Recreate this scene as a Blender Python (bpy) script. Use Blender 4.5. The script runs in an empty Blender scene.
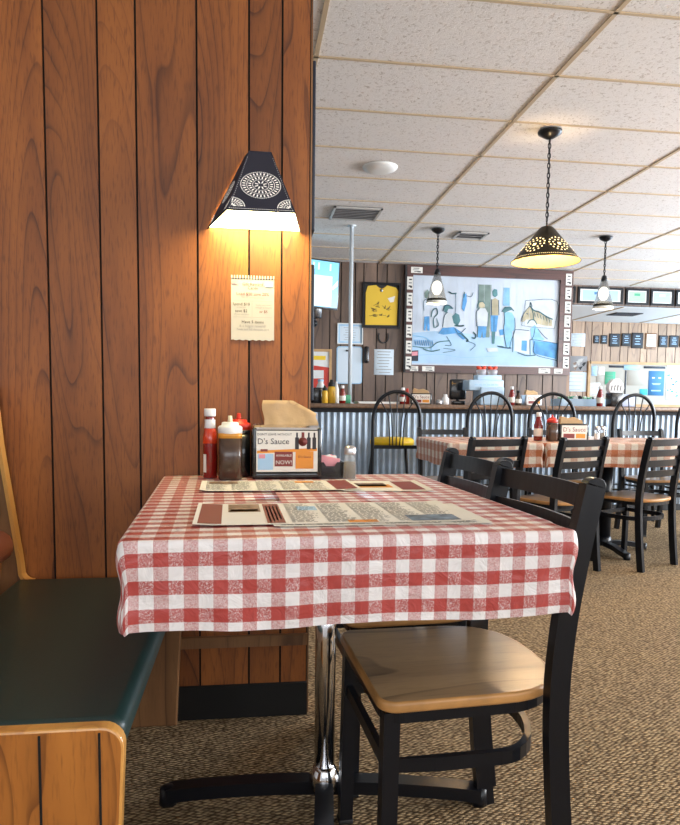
import bpy, bmesh, math, random
from mathutils import Vector, Matrix, noise
R = math.radians
PI = math.pi
rnd = random.Random(7)
COL = bpy.context.scene.collection

# ------------------------------------------------------------------ materials
def N(nt, t, **kw):
    n = nt.nodes.new(t)
    for k, v in kw.items():
        if k in n.inputs: n.inputs[k].default_value = v
        else: setattr(n, k, v)
    return n
def mat(name, col, rough=.5, metal=0, emit=None, es=0, spec=.5, coat=0, trans=0, alpha=1, bump=0, bscale=50, var=0, vscale=8):
    m = bpy.data.materials.new(name); m.use_nodes = True
    nt = m.node_tree; b = nt.nodes['Principled BSDF']
    b.inputs['Base Color'].default_value = (*col, 1)
    b.inputs['Roughness'].default_value = rough
    b.inputs['Metallic'].default_value = metal
    b.inputs['Specular IOR Level'].default_value = spec
    b.inputs['Coat Weight'].default_value = coat
    b.inputs['Transmission Weight'].default_value = trans
    b.inputs['Alpha'].default_value = alpha
    if emit: b.inputs['Emission Color'].default_value = (*emit, 1); b.inputs['Emission Strength'].default_value = es
    tc = N(nt, 'ShaderNodeTexCoord')
    if bump:
        nz = N(nt, 'ShaderNodeTexNoise', Scale=bscale, Detail=3.0); nt.links.new(tc.outputs['Object'], nz.inputs['Vector'])
        bp = N(nt, 'ShaderNodeBump', Strength=bump, Distance=.002)
        nt.links.new(nz.outputs['Fac'], bp.inputs['Height']); nt.links.new(bp.outputs['Normal'], b.inputs['Normal'])
    if var:
        nz = N(nt, 'ShaderNodeTexNoise', Scale=vscale, Detail=4.0); nt.links.new(tc.outputs['Object'], nz.inputs['Vector'])
        mr = N(nt, 'ShaderNodeMapRange'); mr.inputs[1].default_value=.3; mr.inputs[2].default_value=.7; mr.inputs[3].default_value = 1-var; mr.inputs[4].default_value = 1+var
        nt.links.new(nz.outputs['Fac'], mr.inputs[0])
        hs = N(nt, 'ShaderNodeHueSaturation'); hs.inputs['Color'].default_value = (*col, 1)
        nt.links.new(mr.outputs[0], hs.inputs['Value']); nt.links.new(hs.outputs[0], b.inputs['Base Color'])
    return m

def math_n(nt, op, a, b=None, c=None):
    n = nt.nodes.new('ShaderNodeMath'); n.operation = op
    for i, v in enumerate((a, b, c)):
        if v is None: continue
        if isinstance(v, (int, float)): n.inputs[i].default_value = v
        else: nt.links.new(v, n.inputs[i])
    return n.outputs[0]
def mixc(nt, f, a, b, bt='MIX'):
    n = nt.nodes.new('ShaderNodeMix'); n.data_type = 'RGBA'; n.blend_type = bt
    for i, v in ((0, f), (6, a), (7, b)):
        if isinstance(v, (int, float)): n.inputs[i].default_value = v
        elif isinstance(v, tuple): n.inputs[i].default_value = (*v, 1)
        else: nt.links.new(v, n.inputs[i])
    return n.outputs[2]

def wood(name, light, dark, line, axis='Z', sx=5.5, sl=.75, rings=9, rough=.42, attr=False, coat=.15, fine=.25, lw=.16):
    """veneer: contour lines of a stretched noise give the cathedral grain"""
    m = bpy.data.materials.new(name); m.use_nodes = True
    nt = m.node_tree; L = nt.links.new; b = nt.nodes['Principled BSDF']
    tc = N(nt, 'ShaderNodeTexCoord'); sep = N(nt, 'ShaderNodeSeparateXYZ'); L(tc.outputs['Object'], sep.inputs[0])
    o = {'X': ('Y', 'Z', 'X'), 'Y': ('X', 'Z', 'Y'), 'Z': ('X', 'Y', 'Z')}[axis]
    a1, a2, al = (sep.outputs[k] for k in o)
    off = 0.0
    if attr:
        at = N(nt, 'ShaderNodeAttribute'); at.attribute_name = 'plank'; off = at.outputs['Fac']
    cmb = N(nt, 'ShaderNodeCombineXYZ')
    L(math_n(nt, 'ADD', math_n(nt, 'MULTIPLY', a1, sx), math_n(nt, 'MULTIPLY', off, 31.0)), cmb.inputs[0])
    L(math_n(nt, 'MULTIPLY', a2, sx), cmb.inputs[1])
    L(math_n(nt, 'ADD', math_n(nt, 'MULTIPLY', al, sl), math_n(nt, 'MULTIPLY', off, 17.0)), cmb.inputs[2])
    nz = N(nt, 'ShaderNodeTexNoise', Scale=1.0, Detail=2.4, Roughness=.28, Distortion=.25); L(cmb.outputs[0], nz.inputs['Vector'])
    fr = math_n(nt, 'FRACT', math_n(nt, 'MULTIPLY', nz.outputs['Fac'], rings))
    rp = N(nt, 'ShaderNodeValToRGB'); L(fr, rp.inputs[0])
    e = rp.color_ramp.elements
    e[0].position = 0; e[0].color = (1, 1, 1, 1); e[1].position = lw; e[1].color = (.25, .25, .25, 1)
    x = rp.color_ramp.elements.new(.6); x.color = (0, 0, 0, 1); x = rp.color_ramp.elements.new(.97); x.color = (.12, .12, .12, 1); x = rp.color_ramp.elements.new(1); x.color = (1, 1, 1, 1)
    # fine pores
    c2 = N(nt, 'ShaderNodeCombineXYZ'); L(math_n(nt, 'MULTIPLY', a1, 210.0), c2.inputs[0]); L(math_n(nt, 'MULTIPLY', a2, 210.0), c2.inputs[1]); L(math_n(nt, 'MULTIPLY', al, 22.0), c2.inputs[2])
    n2 = N(nt, 'ShaderNodeTexNoise', Scale=1.0, Detail=2.0); L(c2.outputs[0], n2.inputs['Vector'])
    c3 = N(nt, 'ShaderNodeCombineXYZ'); L(math_n(nt, 'ADD', math_n(nt, 'MULTIPLY', a1, 9.0), math_n(nt, 'MULTIPLY', off, 11.0)), c3.inputs[0]); L(math_n(nt, 'MULTIPLY', a2, 9.0), c3.inputs[1]); L(math_n(nt, 'MULTIPLY', al, 1.3), c3.inputs[2])
    n3 = N(nt, 'ShaderNodeTexNoise', Scale=1.0, Detail=3.0); L(c3.outputs[0], n3.inputs['Vector'])
    tone = N(nt, 'ShaderNodeMapRange'); L(n3.outputs['Fac'], tone.inputs[0]); tone.inputs[1].default_value = .3; tone.inputs[2].default_value = .7
    base = mixc(nt, tone.outputs[0], light, dark)
    if attr:
        wn = N(nt, 'ShaderNodeTexWhiteNoise'); wn.noise_dimensions = '1D'; L(off, wn.inputs['W'])
        hs = N(nt, 'ShaderNodeHueSaturation'); L(base, hs.inputs['Color'])
        L(math_n(nt, 'ADD', math_n(nt, 'MULTIPLY', wn.outputs['Value'], .4), .8), hs.inputs['Value']); base = hs.outputs[0]
    vary = N(nt, 'ShaderNodeMapRange'); L(n3.outputs['Fac'], vary.inputs[0]); vary.inputs[1].default_value = .35; vary.inputs[2].default_value = .65; vary.inputs[3].default_value = .3; vary.inputs[4].default_value = .95
    base = mixc(nt, math_n(nt, 'MULTIPLY', rp.outputs[0], vary.outputs[0]), base, line)
    pore = N(nt, 'ShaderNodeMapRange'); L(n2.outputs['Fac'], pore.inputs[0]); pore.inputs[1].default_value = .52; pore.inputs[2].default_value = .75; pore.inputs[4].default_value = fine
    base = mixc(nt, pore.outputs[0], base, line)
    L(base, b.inputs['Base Color'])
    b.inputs['Roughness'].default_value = rough; b.inputs['Coat Weight'].default_value = coat; b.inputs['Coat Roughness'].default_value = .3
    bp = N(nt, 'ShaderNodeBump', Strength=.15, Distance=.001); L(n2.outputs['Fac'], bp.inputs['Height']); L(bp.outputs[0], b.inputs['Normal'])
    return m

def gingham(name, red, pale, period=.0465, pv=.4825):
    m = bpy.data.materials.new(name); m.use_nodes = True
    nt = m.node_tree; L = nt.links.new; b = nt.nodes['Principled BSDF']
    uv = N(nt, 'ShaderNodeUVMap'); sep = N(nt, 'ShaderNodeSeparateXYZ'); L(uv.outputs[0], sep.inputs[0])
    def band(s, ph=0.):
        f = math_n(nt, 'FRACT', math_n(nt, 'DIVIDE', math_n(nt, 'ADD', s, 40*period+ph), period))
        return math_n(nt, 'LESS_THAN', f, .5)
    bu, bv = band(sep.outputs[0], .012), band(sep.outputs[1], pv)
    sc = N(nt, 'ShaderNodeVectorMath', operation='SCALE'); L(uv.outputs[0], sc.inputs[0]); sc.inputs['Scale'].default_value = 420
    nz = N(nt, 'ShaderNodeTexNoise', Scale=1.0, Detail=1.0, Distortion=1.5); L(sc.outputs[0], nz.inputs['Vector'])
    def thr(lo):
        r = N(nt, 'ShaderNodeMapRange'); L(nz.outputs['Fac'], r.inputs[0]); r.inputs[1].default_value = lo-.03; r.inputs[2].default_value = lo+.03; return r.outputs[0]
    cv = mixc(nt, thr(.50), mixc(nt, .30, red, pale), mixc(nt, .62, red, pale))     # columns: soft pink print
    cu = mixc(nt, thr(.55), mixc(nt, .05, red, pale), mixc(nt, .6, red, pale))    # rows: red with pale flowers
    both = red
    c0 = mixc(nt, bu, pale, cv)
    c1 = mixc(nt, bu, cu, both)
    c = mixc(nt, bv, c0, c1)
    L(c, b.inputs['Base Color']); b.inputs['Roughness'].default_value = .38; b.inputs['Specular IOR Level'].default_value = .5
    s2 = N(nt, 'ShaderNodeVectorMath', operation='SCALE'); L(uv.outputs[0], s2.inputs[0]); s2.inputs['Scale'].default_value = 26
    n2 = N(nt, 'ShaderNodeTexNoise', Scale=1.0, Detail=3.0, Distortion=.8); L(s2.outputs[0], n2.inputs['Vector'])
    bp = N(nt, 'ShaderNodeBump', Strength=.6, Distance=.008); L(n2.outputs['Fac'], bp.inputs['Height']); L(bp.outputs[0], b.inputs['Normal'])
    return m

M = {}
M['panel'] = wood('walnut_panelling', (.38, .120, .021), (.205, .058, .011), (.060, .015, .004), attr=True, rings=30, sx=3.4, sl=.46, lw=.13, coat=.0, rough=.5, fine=.55)
M['panel_grey'] = wood('grey_panelling', (.21, .135, .095), (.13, .085, .065), (.06, .04, .032), attr=True, rings=7, coat=0)
M['panel_pale'] = wood('pale_panelling', (.50, .33, .21), (.36, .23, .15), (.18, .11, .08), attr=True, rings=7, coat=0)
M['oak'] = wood('orange_oak', (.55, .20, .036), (.36, .115, .020), (.11, .028, .008), rings=12, sx=7, sl=1.6, coat=.5, rough=.3, fine=.4, lw=.22)
M['oak_edge'] = wood('golden_edge', (.74, .38, .10), (.62, .28, .06), (.4, .15, .04), rings=6, sx=6, coat=.5, rough=.3)
M['board'] = wood('brown_board', (.30, .15, .06), (.22, .10, .04), (.08, .035, .015), rings=8, sx=6)
M['seat'] = wood('seat_veneer', (.42, .265, .13), (.25, .155, .08), (.10, .058, .03), axis='X', rings=6, sx=5, sl=1.1, rough=.24, coat=.6)
M['seat_edge'] = mat('seat_edge', (.46, .23, .075), .35, var=.25, vscale=14)
M['mural_wood'] = wood('mural_frame_wood', (.12, .045, .035), (.075, .03, .025), (.03, .012, .01), axis='X', rings=8, coat=.2)
M['pine'] = mat('pine_frame', (.55, .33, .15), .5, var=.15)
M['black'] = mat('black_paint', (.006, .007, .010), .30, spec=.35)
M['blackm'] = mat('black_matte', (.011, .011, .012), .6)
M['groove'] = mat('groove_black', (.006, .005, .004), .9)
M['bplastic'] = mat('black_plastic', (.01, .01, .012), .22, coat=.4)
M['chrome'] = mat('chrome', (.78, .78, .80), .12, 1)
M['steel'] = mat('brushed_steel', (.62, .62, .64), .3, 1)
M['galv'] = mat('galvanised_sheet', (.38, .46, .55), .45, .7, var=.22, vscale=5)
M['white'] = mat('white_plastic', (.82, .82, .80), .4)
M['pole'] = mat('white_pole', (.72, .78, .82), .3, .2)
M['paper'] = mat('paper', (.80, .77, .70), .7)
M['notice'] = mat('notice_paper', (.50, .46, .43), .75)
M['paperb'] = mat('cool_paper', (.68, .78, .86), .7)
M['ink'] = mat('ink', (.045, .04, .045), .8)
M['inkg'] = mat('grey_ink', (.30, .29, .29), .8)
M['inkr'] = mat('red_ink', (.35, .03, .02), .7)
M['orange'] = mat('orange_print', (.78, .30, .04), .6)
M['maroon'] = mat('maroon_print', (.22, .035, .03), .6)
M['photo'] = mat('photo_print', (.24, .15, .10), .5, var=.7, vscale=60)
M['photob'] = mat('photo_blue', (.12, .17, .23), .5, var=.7, vscale=40)
M['ketchup'] = mat('ketchup', (.22, .010, .007), .12, coat=.6)
M['ketchup_hi'] = mat('ketchup_thin', (.62, .05, .015), .15, coat=.6)
M['sauce'] = mat('brown_sauce', (.060, .032, .020), .25, coat=.3, var=.2, vscale=30)
M['amber'] = mat('amber_neck', (.62, .27, .03), .3)
M['cap'] = mat('white_cap', (.80, .80, .80), .35)
M['ivory'] = mat('ivory_nozzle', (.80, .70, .48), .4)
M['redp'] = mat('red_plastic', (.62, .035, .018), .35)
M['napkin'] = mat('tan_napkin', (.54, .36, .19), .85, bump=.9, bscale=40)
M['napkinw'] = mat('white_napkin', (.82, .82, .82), .85)
M['pepper'] = mat('pepper', (.13, .09, .05), .9, var=.6, vscale=400)
M['salt'] = mat('salt', (.82, .83, .85), .9)
M['pink'] = mat('pink_packet', (.75, .30, .34), .5)
M['yellow'] = mat('yellow_vinyl', (.90, .60, .02), .35)
M['jersey'] = mat('yellow_cloth', (.80, .52, .05), .8, bump=.4, bscale=12)
M['green_vinyl'] = mat('dark_green_vinyl', (.012, .032, .030), .42, coat=.08, bump=.12, bscale=220)
M['salmon'] = mat('salmon_vinyl', (.42, .13, .08), .4)
M['stitch'] = mat('pale_thread', (.25, .32, .30), .7)
M['tin'] = mat('dark_tin', (.045, .045, .060), .75, 0, spec=.06)
M['tin_b'] = mat('bronze_tin', (.05, .042, .028), .38, .85)
M['gold_in'] = mat('gold_inner_paint', (.85, .56, .16), .45, .1)
M['white_in'] = mat('white_inner_paint', (.85, .83, .76), .6)
M['diffuser'] = mat('frosted_diffuser', (1, .95, .85), .6, emit=(1, .86, .40), es=25)
M['bulb'] = mat('bulb', (1, .9, .7), .3, emit=(1, .84, .55), es=14)
M['bulbw'] = mat('frosted_bulb', (1, .95, .85), .3, emit=(1, .93, .78), es=2.2)
M['punch'] = mat('punched_light', (.85, .83, .78), .5, emit=(1, .93, .82), es=.55)
M['punchg'] = mat('punched_glow', (.8, .6, .3), .5, emit=(1, .74, .34), es=3.0)
M['smoke'] = mat('smoked_glass', (.13, .13, .125), .15, trans=.0, alpha=.55)
M['tbar'] = mat('tan_grid_metal', (.56, .43, .28), .5)
M['vent'] = mat('vent_metal', (.50, .48, .45), .45)
M['dark'] = mat('vent_dark', (.03, .03, .035), .8)
M['dbrown'] = mat('counter_laminate', (.20, .12, .075), .3, var=.3, vscale=40)
M['tv'] = mat('tv_screen', (.02, .05, .08), .2, emit=(.16, .55, .85), es=1.1)
M['tvw'] = mat('tv_white', (.1, .2, .3), .2, emit=(.55, .88, 1), es=1.25)
M['cyan'] = mat('cyan_print', (.05, .50, .60), .6)
M['green'] = mat('green_print', (.08, .42, .24), .6)
M['lgreen'] = mat('light_green_print', (.40, .62, .40), .6)
M['blue'] = mat('blue_print', (.05, .20, .42), .6)
M['lblue'] = mat('pale_blue_print', (.40, .62, .82), .6)
M['navy'] = mat('navy', (.014, .02, .036), .5)
M['tanp'] = mat('tan_board', (.50, .46, .40), .9)
M['bluebox'] = mat('pale_blue_plastic', (.50, .68, .85), .4)
M['red'] = mat('red_ribbon', (.72, .06, .02), .5)
M['clearbox'] = mat('clear_box', (.60, .60, .64), .15, alpha=.6)
M['glass'] = mat('bottle_glass', (.9, .93, .92), .03, alpha=.18, spec=.9)
M['wallw'] = mat('plaster', (.62, .64, .66), .8)
M['mustard'] = mat('mustard', (.72, .42, .03), .4)
# mural paints
M['m_bg'] = mat('mural_ground', (.58, .64, .72), .7, var=.14, vscale=2.5)
M['m_floor'] = mat('mural_floor', (.42, .60, .78), .7, var=.14, vscale=3)
M['m_blue'] = mat('mural_blue', (.10, .32, .62), .7, var=.3, vscale=9)
M['m_lblue'] = mat('mural_light_blue', (.26, .52, .75), .7, var=.2, vscale=9)
M['m_ink'] = mat('mural_line', (.05, .12, .17), .8)
M['m_teal'] = mat('mural_teal', (.09, .22, .24), .8, var=.3, vscale=9)
M['m_tan'] = mat('mural_tan', (.50, .44, .30), .8, var=.2, vscale=9)
M['m_pale'] = mat('mural_pale', (.62, .66, .68), .8, var=.1, vscale=9)
M['m_olive'] = mat('mural_olive', (.20, .27, .24), .8, var=.25, vscale=9)
M['ging'] = gingham('red_gingham', (.43, .060, .050), (.82, .78, .76))
M['ging_o'] = gingham('russet_gingham', (.50, .15, .055), (.82, .74, .62), .088, .38)

def ceil_mat():
    m = bpy.data.materials.new('ceiling_tile'); m.use_nodes = True
    nt = m.node_tree; L = nt.links.new; b = nt.nodes['Principled BSDF']
    tc = N(nt, 'ShaderNodeTexCoord')
    v = N(nt, 'ShaderNodeTexNoise', Scale=46.0, Detail=5.0, Roughness=.65, Distortion=1.2); L(tc.outputs['Object'], v.inputs['Vector'])
    r = N(nt, 'ShaderNodeValToRGB'); L(v.outputs['Fac'], r.inputs[0]); e = r.color_ramp.elements
    e[0].position = .31; e[0].color = (.40, .34, .29, 1); e[1].position = .46; e[1].color = (.84, .81, .79, 1)
    n = N(nt, 'ShaderNodeTexNoise', Scale=.9, Detail=3.0); L(tc.outputs['Object'], n.inputs['Vector'])
    mr = N(nt, 'ShaderNodeMapRange'); L(n.outputs['Fac'], mr.inputs[0]); mr.inputs[3].default_value = .0; mr.inputs[4].default_value = .35
    c = mixc(nt, mr.outputs[0], r.outputs[0], (.80, .73, .66))
    L(c, b.inputs['Base Color']); b.inputs['Roughness'].default_value = .85
    bp = N(nt, 'ShaderNodeBump', Strength=.6, Distance=.004); L(v.outputs['Fac'], bp.inputs['Height']); L(bp.outputs[0], b.inputs['Normal'])
    return m
M['ceil'] = ceil_mat()
def carpet_mat():
    m = bpy.data.materials.new('loop_carpet'); m.use_nodes = True
    nt = m.node_tree; L = nt.links.new; b = nt.nodes['Principled BSDF']
    tc = N(nt, 'ShaderNodeTexCoord')
    mp = N(nt, 'ShaderNodeMapping'); L(tc.outputs['Object'], mp.inputs[0]); mp.inputs['Rotation'].default_value = (0, 0, R(38)); mp.inputs['Scale'].default_value = (62, 120, 1)
    vo = N(nt, 'ShaderNodeTexVoronoi', Scale=1.0, Randomness=.42); L(mp.outputs[0], vo.inputs['Vector'])
    r = N(nt, 'ShaderNodeValToRGB'); L(vo.outputs['Distance'], r.inputs[0]); e = r.color_ramp.elements
    e[0].position = .20; e[0].color = (1, 1, 1, 1); e[1].position = .62; e[1].color = (0, 0, 0, 1)
    n = N(nt, 'ShaderNodeTexNoise', Scale=2.2, Detail=4.0); L(tc.outputs['Object'], n.inputs['Vector'])
    base = mixc(nt, n.outputs['Fac'], (.60, .42, .22), (.46, .33, .20))
    c = mixc(nt, r.outputs[0], (.10, .062, .032), base)
    hs = N(nt, 'ShaderNodeHueSaturation'); L(c, hs.inputs['Color'])
    L(math_n(nt, 'ADD', math_n(nt, 'MULTIPLY', vo.outputs['Color'], .5), .75), hs.inputs['Value'])
    L(hs.outputs[0], b.inputs['Base Color']); b.inputs['Roughness'].default_value = .95; b.inputs['Specular IOR Level'].default_value = .1
    bp = N(nt, 'ShaderNodeBump', Strength=.9, Distance=.004); L(r.outputs[0], bp.inputs['Height']); L(bp.outputs[0], b.inputs['Normal'])
    return m
M['carpet'] = carpet_mat()

# ------------------------------------------------------------------ mesh building
class MB:
    def __init__(s): s.v = []; s.f = []; s.m = []; s.sm = []; s.uv = {}; s.mats = []; s.pl = []
    def mi(s, m):
        if m not in s.mats: s.mats.append(m)
        return s.mats.index(m)
    def add(s, vs, fs, m, smooth=False, T=None, plank=0.):
        b = len(s.v); k = s.mi(m)
        for v in vs:
            v = Vector(v); s.v.append(T @ v if T else v)
        for f in fs: s.f.append([b+i for i in f]); s.m.append(k); s.sm.append(smooth); s.pl.append(plank)
        return s
    def box(s, c, d, m, T=None, plank=0.):
        x, y, z = (q/2 for q in d)
        vs = [(c[0]+a*x, c[1]+b*y, c[2]+e*z) for a in (-1, 1) for b in (-1, 1) for e in (-1, 1)]
        return s.add(vs, [(0, 1, 3, 2), (4, 6, 7, 5), (0, 4, 5, 1), (2, 3, 7, 6), (0, 2, 6, 4), (1, 5, 7, 3)], m, False, T, plank)
    def bbox(s, c, d, m, r=.004, seg=2, T=None, smooth=True):
        bm = bmesh.new(); bmesh.ops.create_cube(bm, size=1)
        for v in bm.verts: v.co = Vector((v.co.x*d[0]+c[0], v.co.y*d[1]+c[1], v.co.z*d[2]+c[2]))
        bmesh.ops.bevel(bm, geom=bm.edges[:], offset=min(r, min(d)*.49), segments=seg, affect='EDGES', profile=.5)
        bm.normal_update(); bm.verts.index_update()
        s.add([v.co[:] for v in bm.verts], [[v.index for v in f.verts] for f in bm.faces], m, smooth, T); bm.free(); return s
    def prism(s, pts, axis, a, b, m, r=0, seg=2, T=None, smooth=False, edge=None):
        """polygon (2D) extruded along axis from a to b; optional bevel; edge = second material for the side"""
        def P(p, h): return {'Z': (p[0], p[1], h), 'Y': (p[0], h, p[1]), 'X': (h, p[0], p[1])}[axis]
        n = len(pts); bm = bmesh.new()
        v0 = [bm.verts.new(P(p, a)) for p in pts]; v1 = [bm.verts.new(P(p, b)) for p in pts]
        f0 = bm.faces.new(v0); f1 = bm.faces.new(v1[::-1])
        for i in range(n): bm.faces.new((v0[i], v0[(i+1) % n], v1[(i+1) % n], v1[i])).tag = True
        bmesh.ops.recalc_face_normals(bm, faces=bm.faces[:])
        if r:
            es = list(set(f0.edges[:]+f1.edges[:]))
            bmesh.ops.bevel(bm, geom=es, offset=r, segments=seg, affect='EDGES', profile=.5)
        bm.verts.index_update(); bm.normal_update()
        ax = Vector(P((0, 0), 1))
        for f in bm.faces:
            flat = abs(f.normal.dot(ax)) > .999
            s.add([v.co[:] for v in f.verts], [list(range(len(f.verts)))], m if flat or not edge else edge, smooth and not flat, T)
        bm.free(); return s
    def tube(s, path, r, m, n=10, closed=False, T=None, caps=True, flat=None, up=None):
        """round tube along a path; r number or list; flat=(a,b) gives a rectangular bar section"""
        P = [Vector(p) for p in path]; k = len(P); vs = []; fs = []
        prev = None
        for i in range(k):
            if closed: t = P[(i+1) % k]-P[i-1]
            else: t = (P[min(i+1, k-1)]-P[max(i-1, 0)])
            t.normalize()
            if up is not None: u = Vector(up)
            elif prev is None: u = Vector((0, 0, 1)) if abs(t.z) < .9 else Vector((1, 0, 0))
            else: u = prev
            u = (u-t*u.dot(t)); u.normalize(); prev = u; w = t.cross(u)
            if flat:
                a, b = flat
                for (x, y) in ((-a, -b), (a, -b), (a, b), (-a, b)): vs.append(P[i]+u*x*.5+w*y*.5)
            else:
                rr = r[i] if isinstance(r, (list, tuple)) else r
                for j in range(n):
                    q = 2*PI*j/n; vs.append(P[i]+u*math.cos(q)*rr+w*math.sin(q)*rr)
        nn = 4 if flat else n
        for i in range(k if closed else k-1):
            a = i*nn; b = ((i+1) % k)*nn
            for j in range(nn): fs.append((a+j, a+(j+1) % nn, b+(j+1) % nn, b+j))
        if caps and not closed: fs.append(tuple(range(nn))[::-1]); fs.append(tuple((k-1)*nn+j for j in range(nn)))
        return s.add(vs, fs, m, not flat, T)
    def lathe(s, prof, m, n=24, T=None, c=(0, 0, 0), smooth=True, sq=None):
        vs = []; fs = []
        for (r, z) in prof:
            for j in range(n):
                q = 2*PI*j/n; cx, cy = math.cos(q), math.sin(q)
                k = 1.0
                if sq: k = 1/((abs(cx)**sq+abs(cy)**sq)**(1/sq))
                vs.append((c[0]+r*cx*k, c[1]+r*cy*k, c[2]+z))
        for i in range(len(prof)-1):
            for j in range(n): fs.append((i*n+j, i*n+(j+1) % n, (i+1)*n+(j+1) % n, (i+1)*n+j))
        if prof[0][0] > 1e-4: fs.append(tuple(range(n))[::-1])
        if prof[-1][0] > 1e-4: fs.append(tuple((len(prof)-1)*n+j for j in range(n)))
        return s.add(vs, fs, m, smooth, T)
    def open_lathe(s, prof, m, n=32, T=None):
        vs = []; fs = []
        for (r, z) in prof:
            for j in range(n): q = 2*PI*j/n; vs.append((r*math.cos(q), r*math.sin(q), z))
        for i in range(len(prof)-1):
            for j in range(n): fs.append((i*n+j, i*n+(j+1) % n, (i+1)*n+(j+1) % n, (i+1)*n+j))
        return s.add(vs, fs, m, True, T)
    def sphere(s, c, r, m, n=16, T=None, sz=1):
        k = n//2
        return s.lathe([(max(r*math.sin(PI*i/k), 1e-5), -r*sz*math.cos(PI*i/k)) for i in range(k+1)], m, n, T, c)
    def quad(s, p, m, T=None): return s.add(p, [tuple(range(len(p)))], m, False, T)
    def text(s, body, size, m, T, align='CENTER', depth=.0003):
        cu = bpy.data.curves.new('t', 'FONT'); cu.body = body; cu.size = size; cu.align_x = align; cu.align_y = 'CENTER'; cu.extrude = depth; cu.resolution_u = 2
        o = bpy.data.objects.new('t', cu); COL.objects.link(o)
        dg = bpy.context.evaluated_depsgraph_get(); me = bpy.data.meshes.new_from_object(o.evaluated_get(dg))
        s.add([v.co[:] for v in me.vertices], [tuple(p.vertices) for p in me.polygons], m, False, T)
        bpy.data.objects.remove(o); bpy.data.curves.remove(cu); bpy.data.meshes.remove(me); return s
    def build(s, name, parent=None, origin=(0, 0, 0)):
        o3 = Vector(origin)
        me = bpy.data.meshes.new(name); me.from_pydata([tuple(v-o3) for v in s.v], [], s.f)
        for m in s.mats: me.materials.append(m)
        for i, p in enumerate(me.polygons): p.material_index = s.m[i]; p.use_smooth = s.sm[i]
        if any(s.pl):
            a = me.attributes.new('plank', 'FLOAT', 'FACE')
            for i, v in enumerate(s.pl): a.data[i].value = v
        if s.uv:
            l = me.uv_layers.new(name='UVMap')
            for lo in me.loops:
                l.data[lo.index].uv = s.uv.get(lo.vertex_index, (0, 0))
        me.update()
        if not s.uv:
            bm = bmesh.new(); bm.from_mesh(me); bmesh.ops.remove_doubles(bm, verts=bm.verts[:], dist=1e-6)
            bmesh.ops.recalc_face_normals(bm, faces=bm.faces[:]) if name not in ('wall_x',) else None
            bm.to_mesh(me); bm.free()
        o = bpy.data.objects.new(name, me); COL.objects.link(o); o.location = o3
        if parent: o.parent = parent
        return o

def tag(o, label, cat, group=None):
    o['label'] = label; o['category'] = cat
    if group: o['group'] = group
    return o
def thing(name, label, cat, loc=(0, 0, 0), rz=0, group=None):
    o = bpy.data.objects.new(name, None); COL.objects.link(o); o.location = loc; o.rotation_euler = (0, 0, rz); o.empty_display_size = .05
    return tag(o, label, cat, group)
def struct(o): o['kind'] = 'structure'; return o
def dup(root, loc, rz, label, group=None):
    r = root.copy(); COL.objects.link(r); r.location = loc; r.rotation_euler = (0, 0, rz); r['label'] = label
    if group: r['group'] = group
    for ch in list(root.children):
        c = ch.copy(); COL.objects.link(c); c.parent = r
        for g in ch.children:
            d = g.copy(); COL.objects.link(d); d.parent = c
    return r
def TT(loc, rx=0, ry=0, rz=0, s=1): return Matrix.Translation(loc) @ Matrix.Rotation(rz, 4, 'Z') @ Matrix.Rotation(ry, 4, 'Y') @ Matrix.Rotation(rx, 4, 'X') @ Matrix.Scale(s, 4)
def FACE(x, y, z): return TT((x, y, z), rx=R(90))        # text in the XZ plane facing -Y
def rrect(x0, y0, x1, y1, r, n=5):
    p = []
    for cx, cy, a in ((x1-r, y1-r, 0), (x0+r, y1-r, 90), (x0+r, y0+r, 180), (x1-r, y0+r, 270)):
        for i in range(n+1): q = R(a+90*i/n); p.append((cx+r*math.cos(q), cy+r*math.sin(q)))
    return p
def bez(P, n=12):
    """Catmull-Rom through points"""
    P = [Vector(p) for p in P]; Q = [2*P[0]-P[1]]+P+[2*P[-1]-P[-2]]; out = []
    for i in range(1, len(Q)-2):
        for k in range(n):
            t = k/n; a, b, c, d = Q[i-1:i+3]
            out.append(.5*((2*b)+(c-a)*t+(2*a-5*b+4*c-d)*t*t+(3*b-a-3*c+d)*t**3))
    out.append(P[-1]); return out

# ------------------------------------------------------------------ room shell
CZ = 2.65
WY = 2.085                                        # face of the panelled partition
XL, XR, YB, YF = -2.3, 7.7, -2.8, 10.7
b = MB(); b.box(((XL+XR)/2, (YB+YF)/2, -.03), (XR-XL+.2, YF-YB+.2, .06), M['carpet']); struct(b.build('floor'))
b = MB(); b.box(((XL+XR)/2, (YB+9.0)/2, CZ+.03), (XR-XL+.2, 9.0-YB+.1, .06), M['ceil']); struct(b.build('ceiling'))
b = MB(); b.box(((3.95+XR)/2, 9.9, 2.41), (XR-3.95, 1.7, .06), mat('pale_ceiling', (.75, .80, .84), .8)); o = b.build('ceiling_lower'); struct(o)
# grid
b = MB()
for i in range(-3, 7):
    x = .325+1.222*i
    if XL < x < XR: b.box((x, (YB+8.9)/2, CZ-.003), (.022, 8.9-YB, .006), M['tbar'])
for i in range(-11, 11):
    y = 3.413+.566*i
    if YB < y < 8.95: b.box(((XL+XR)/2, y, CZ-.003), (XR-XL, .015, .006), M['tbar'])
struct(b.build('trim_1'))
b = MB()
for i in range(3, 7): b.box((.325+1.222*i, 9.85, 2.376), (.02, 1.6, .008), M['tbar'])
struct(b.build('trim_2'))

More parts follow.
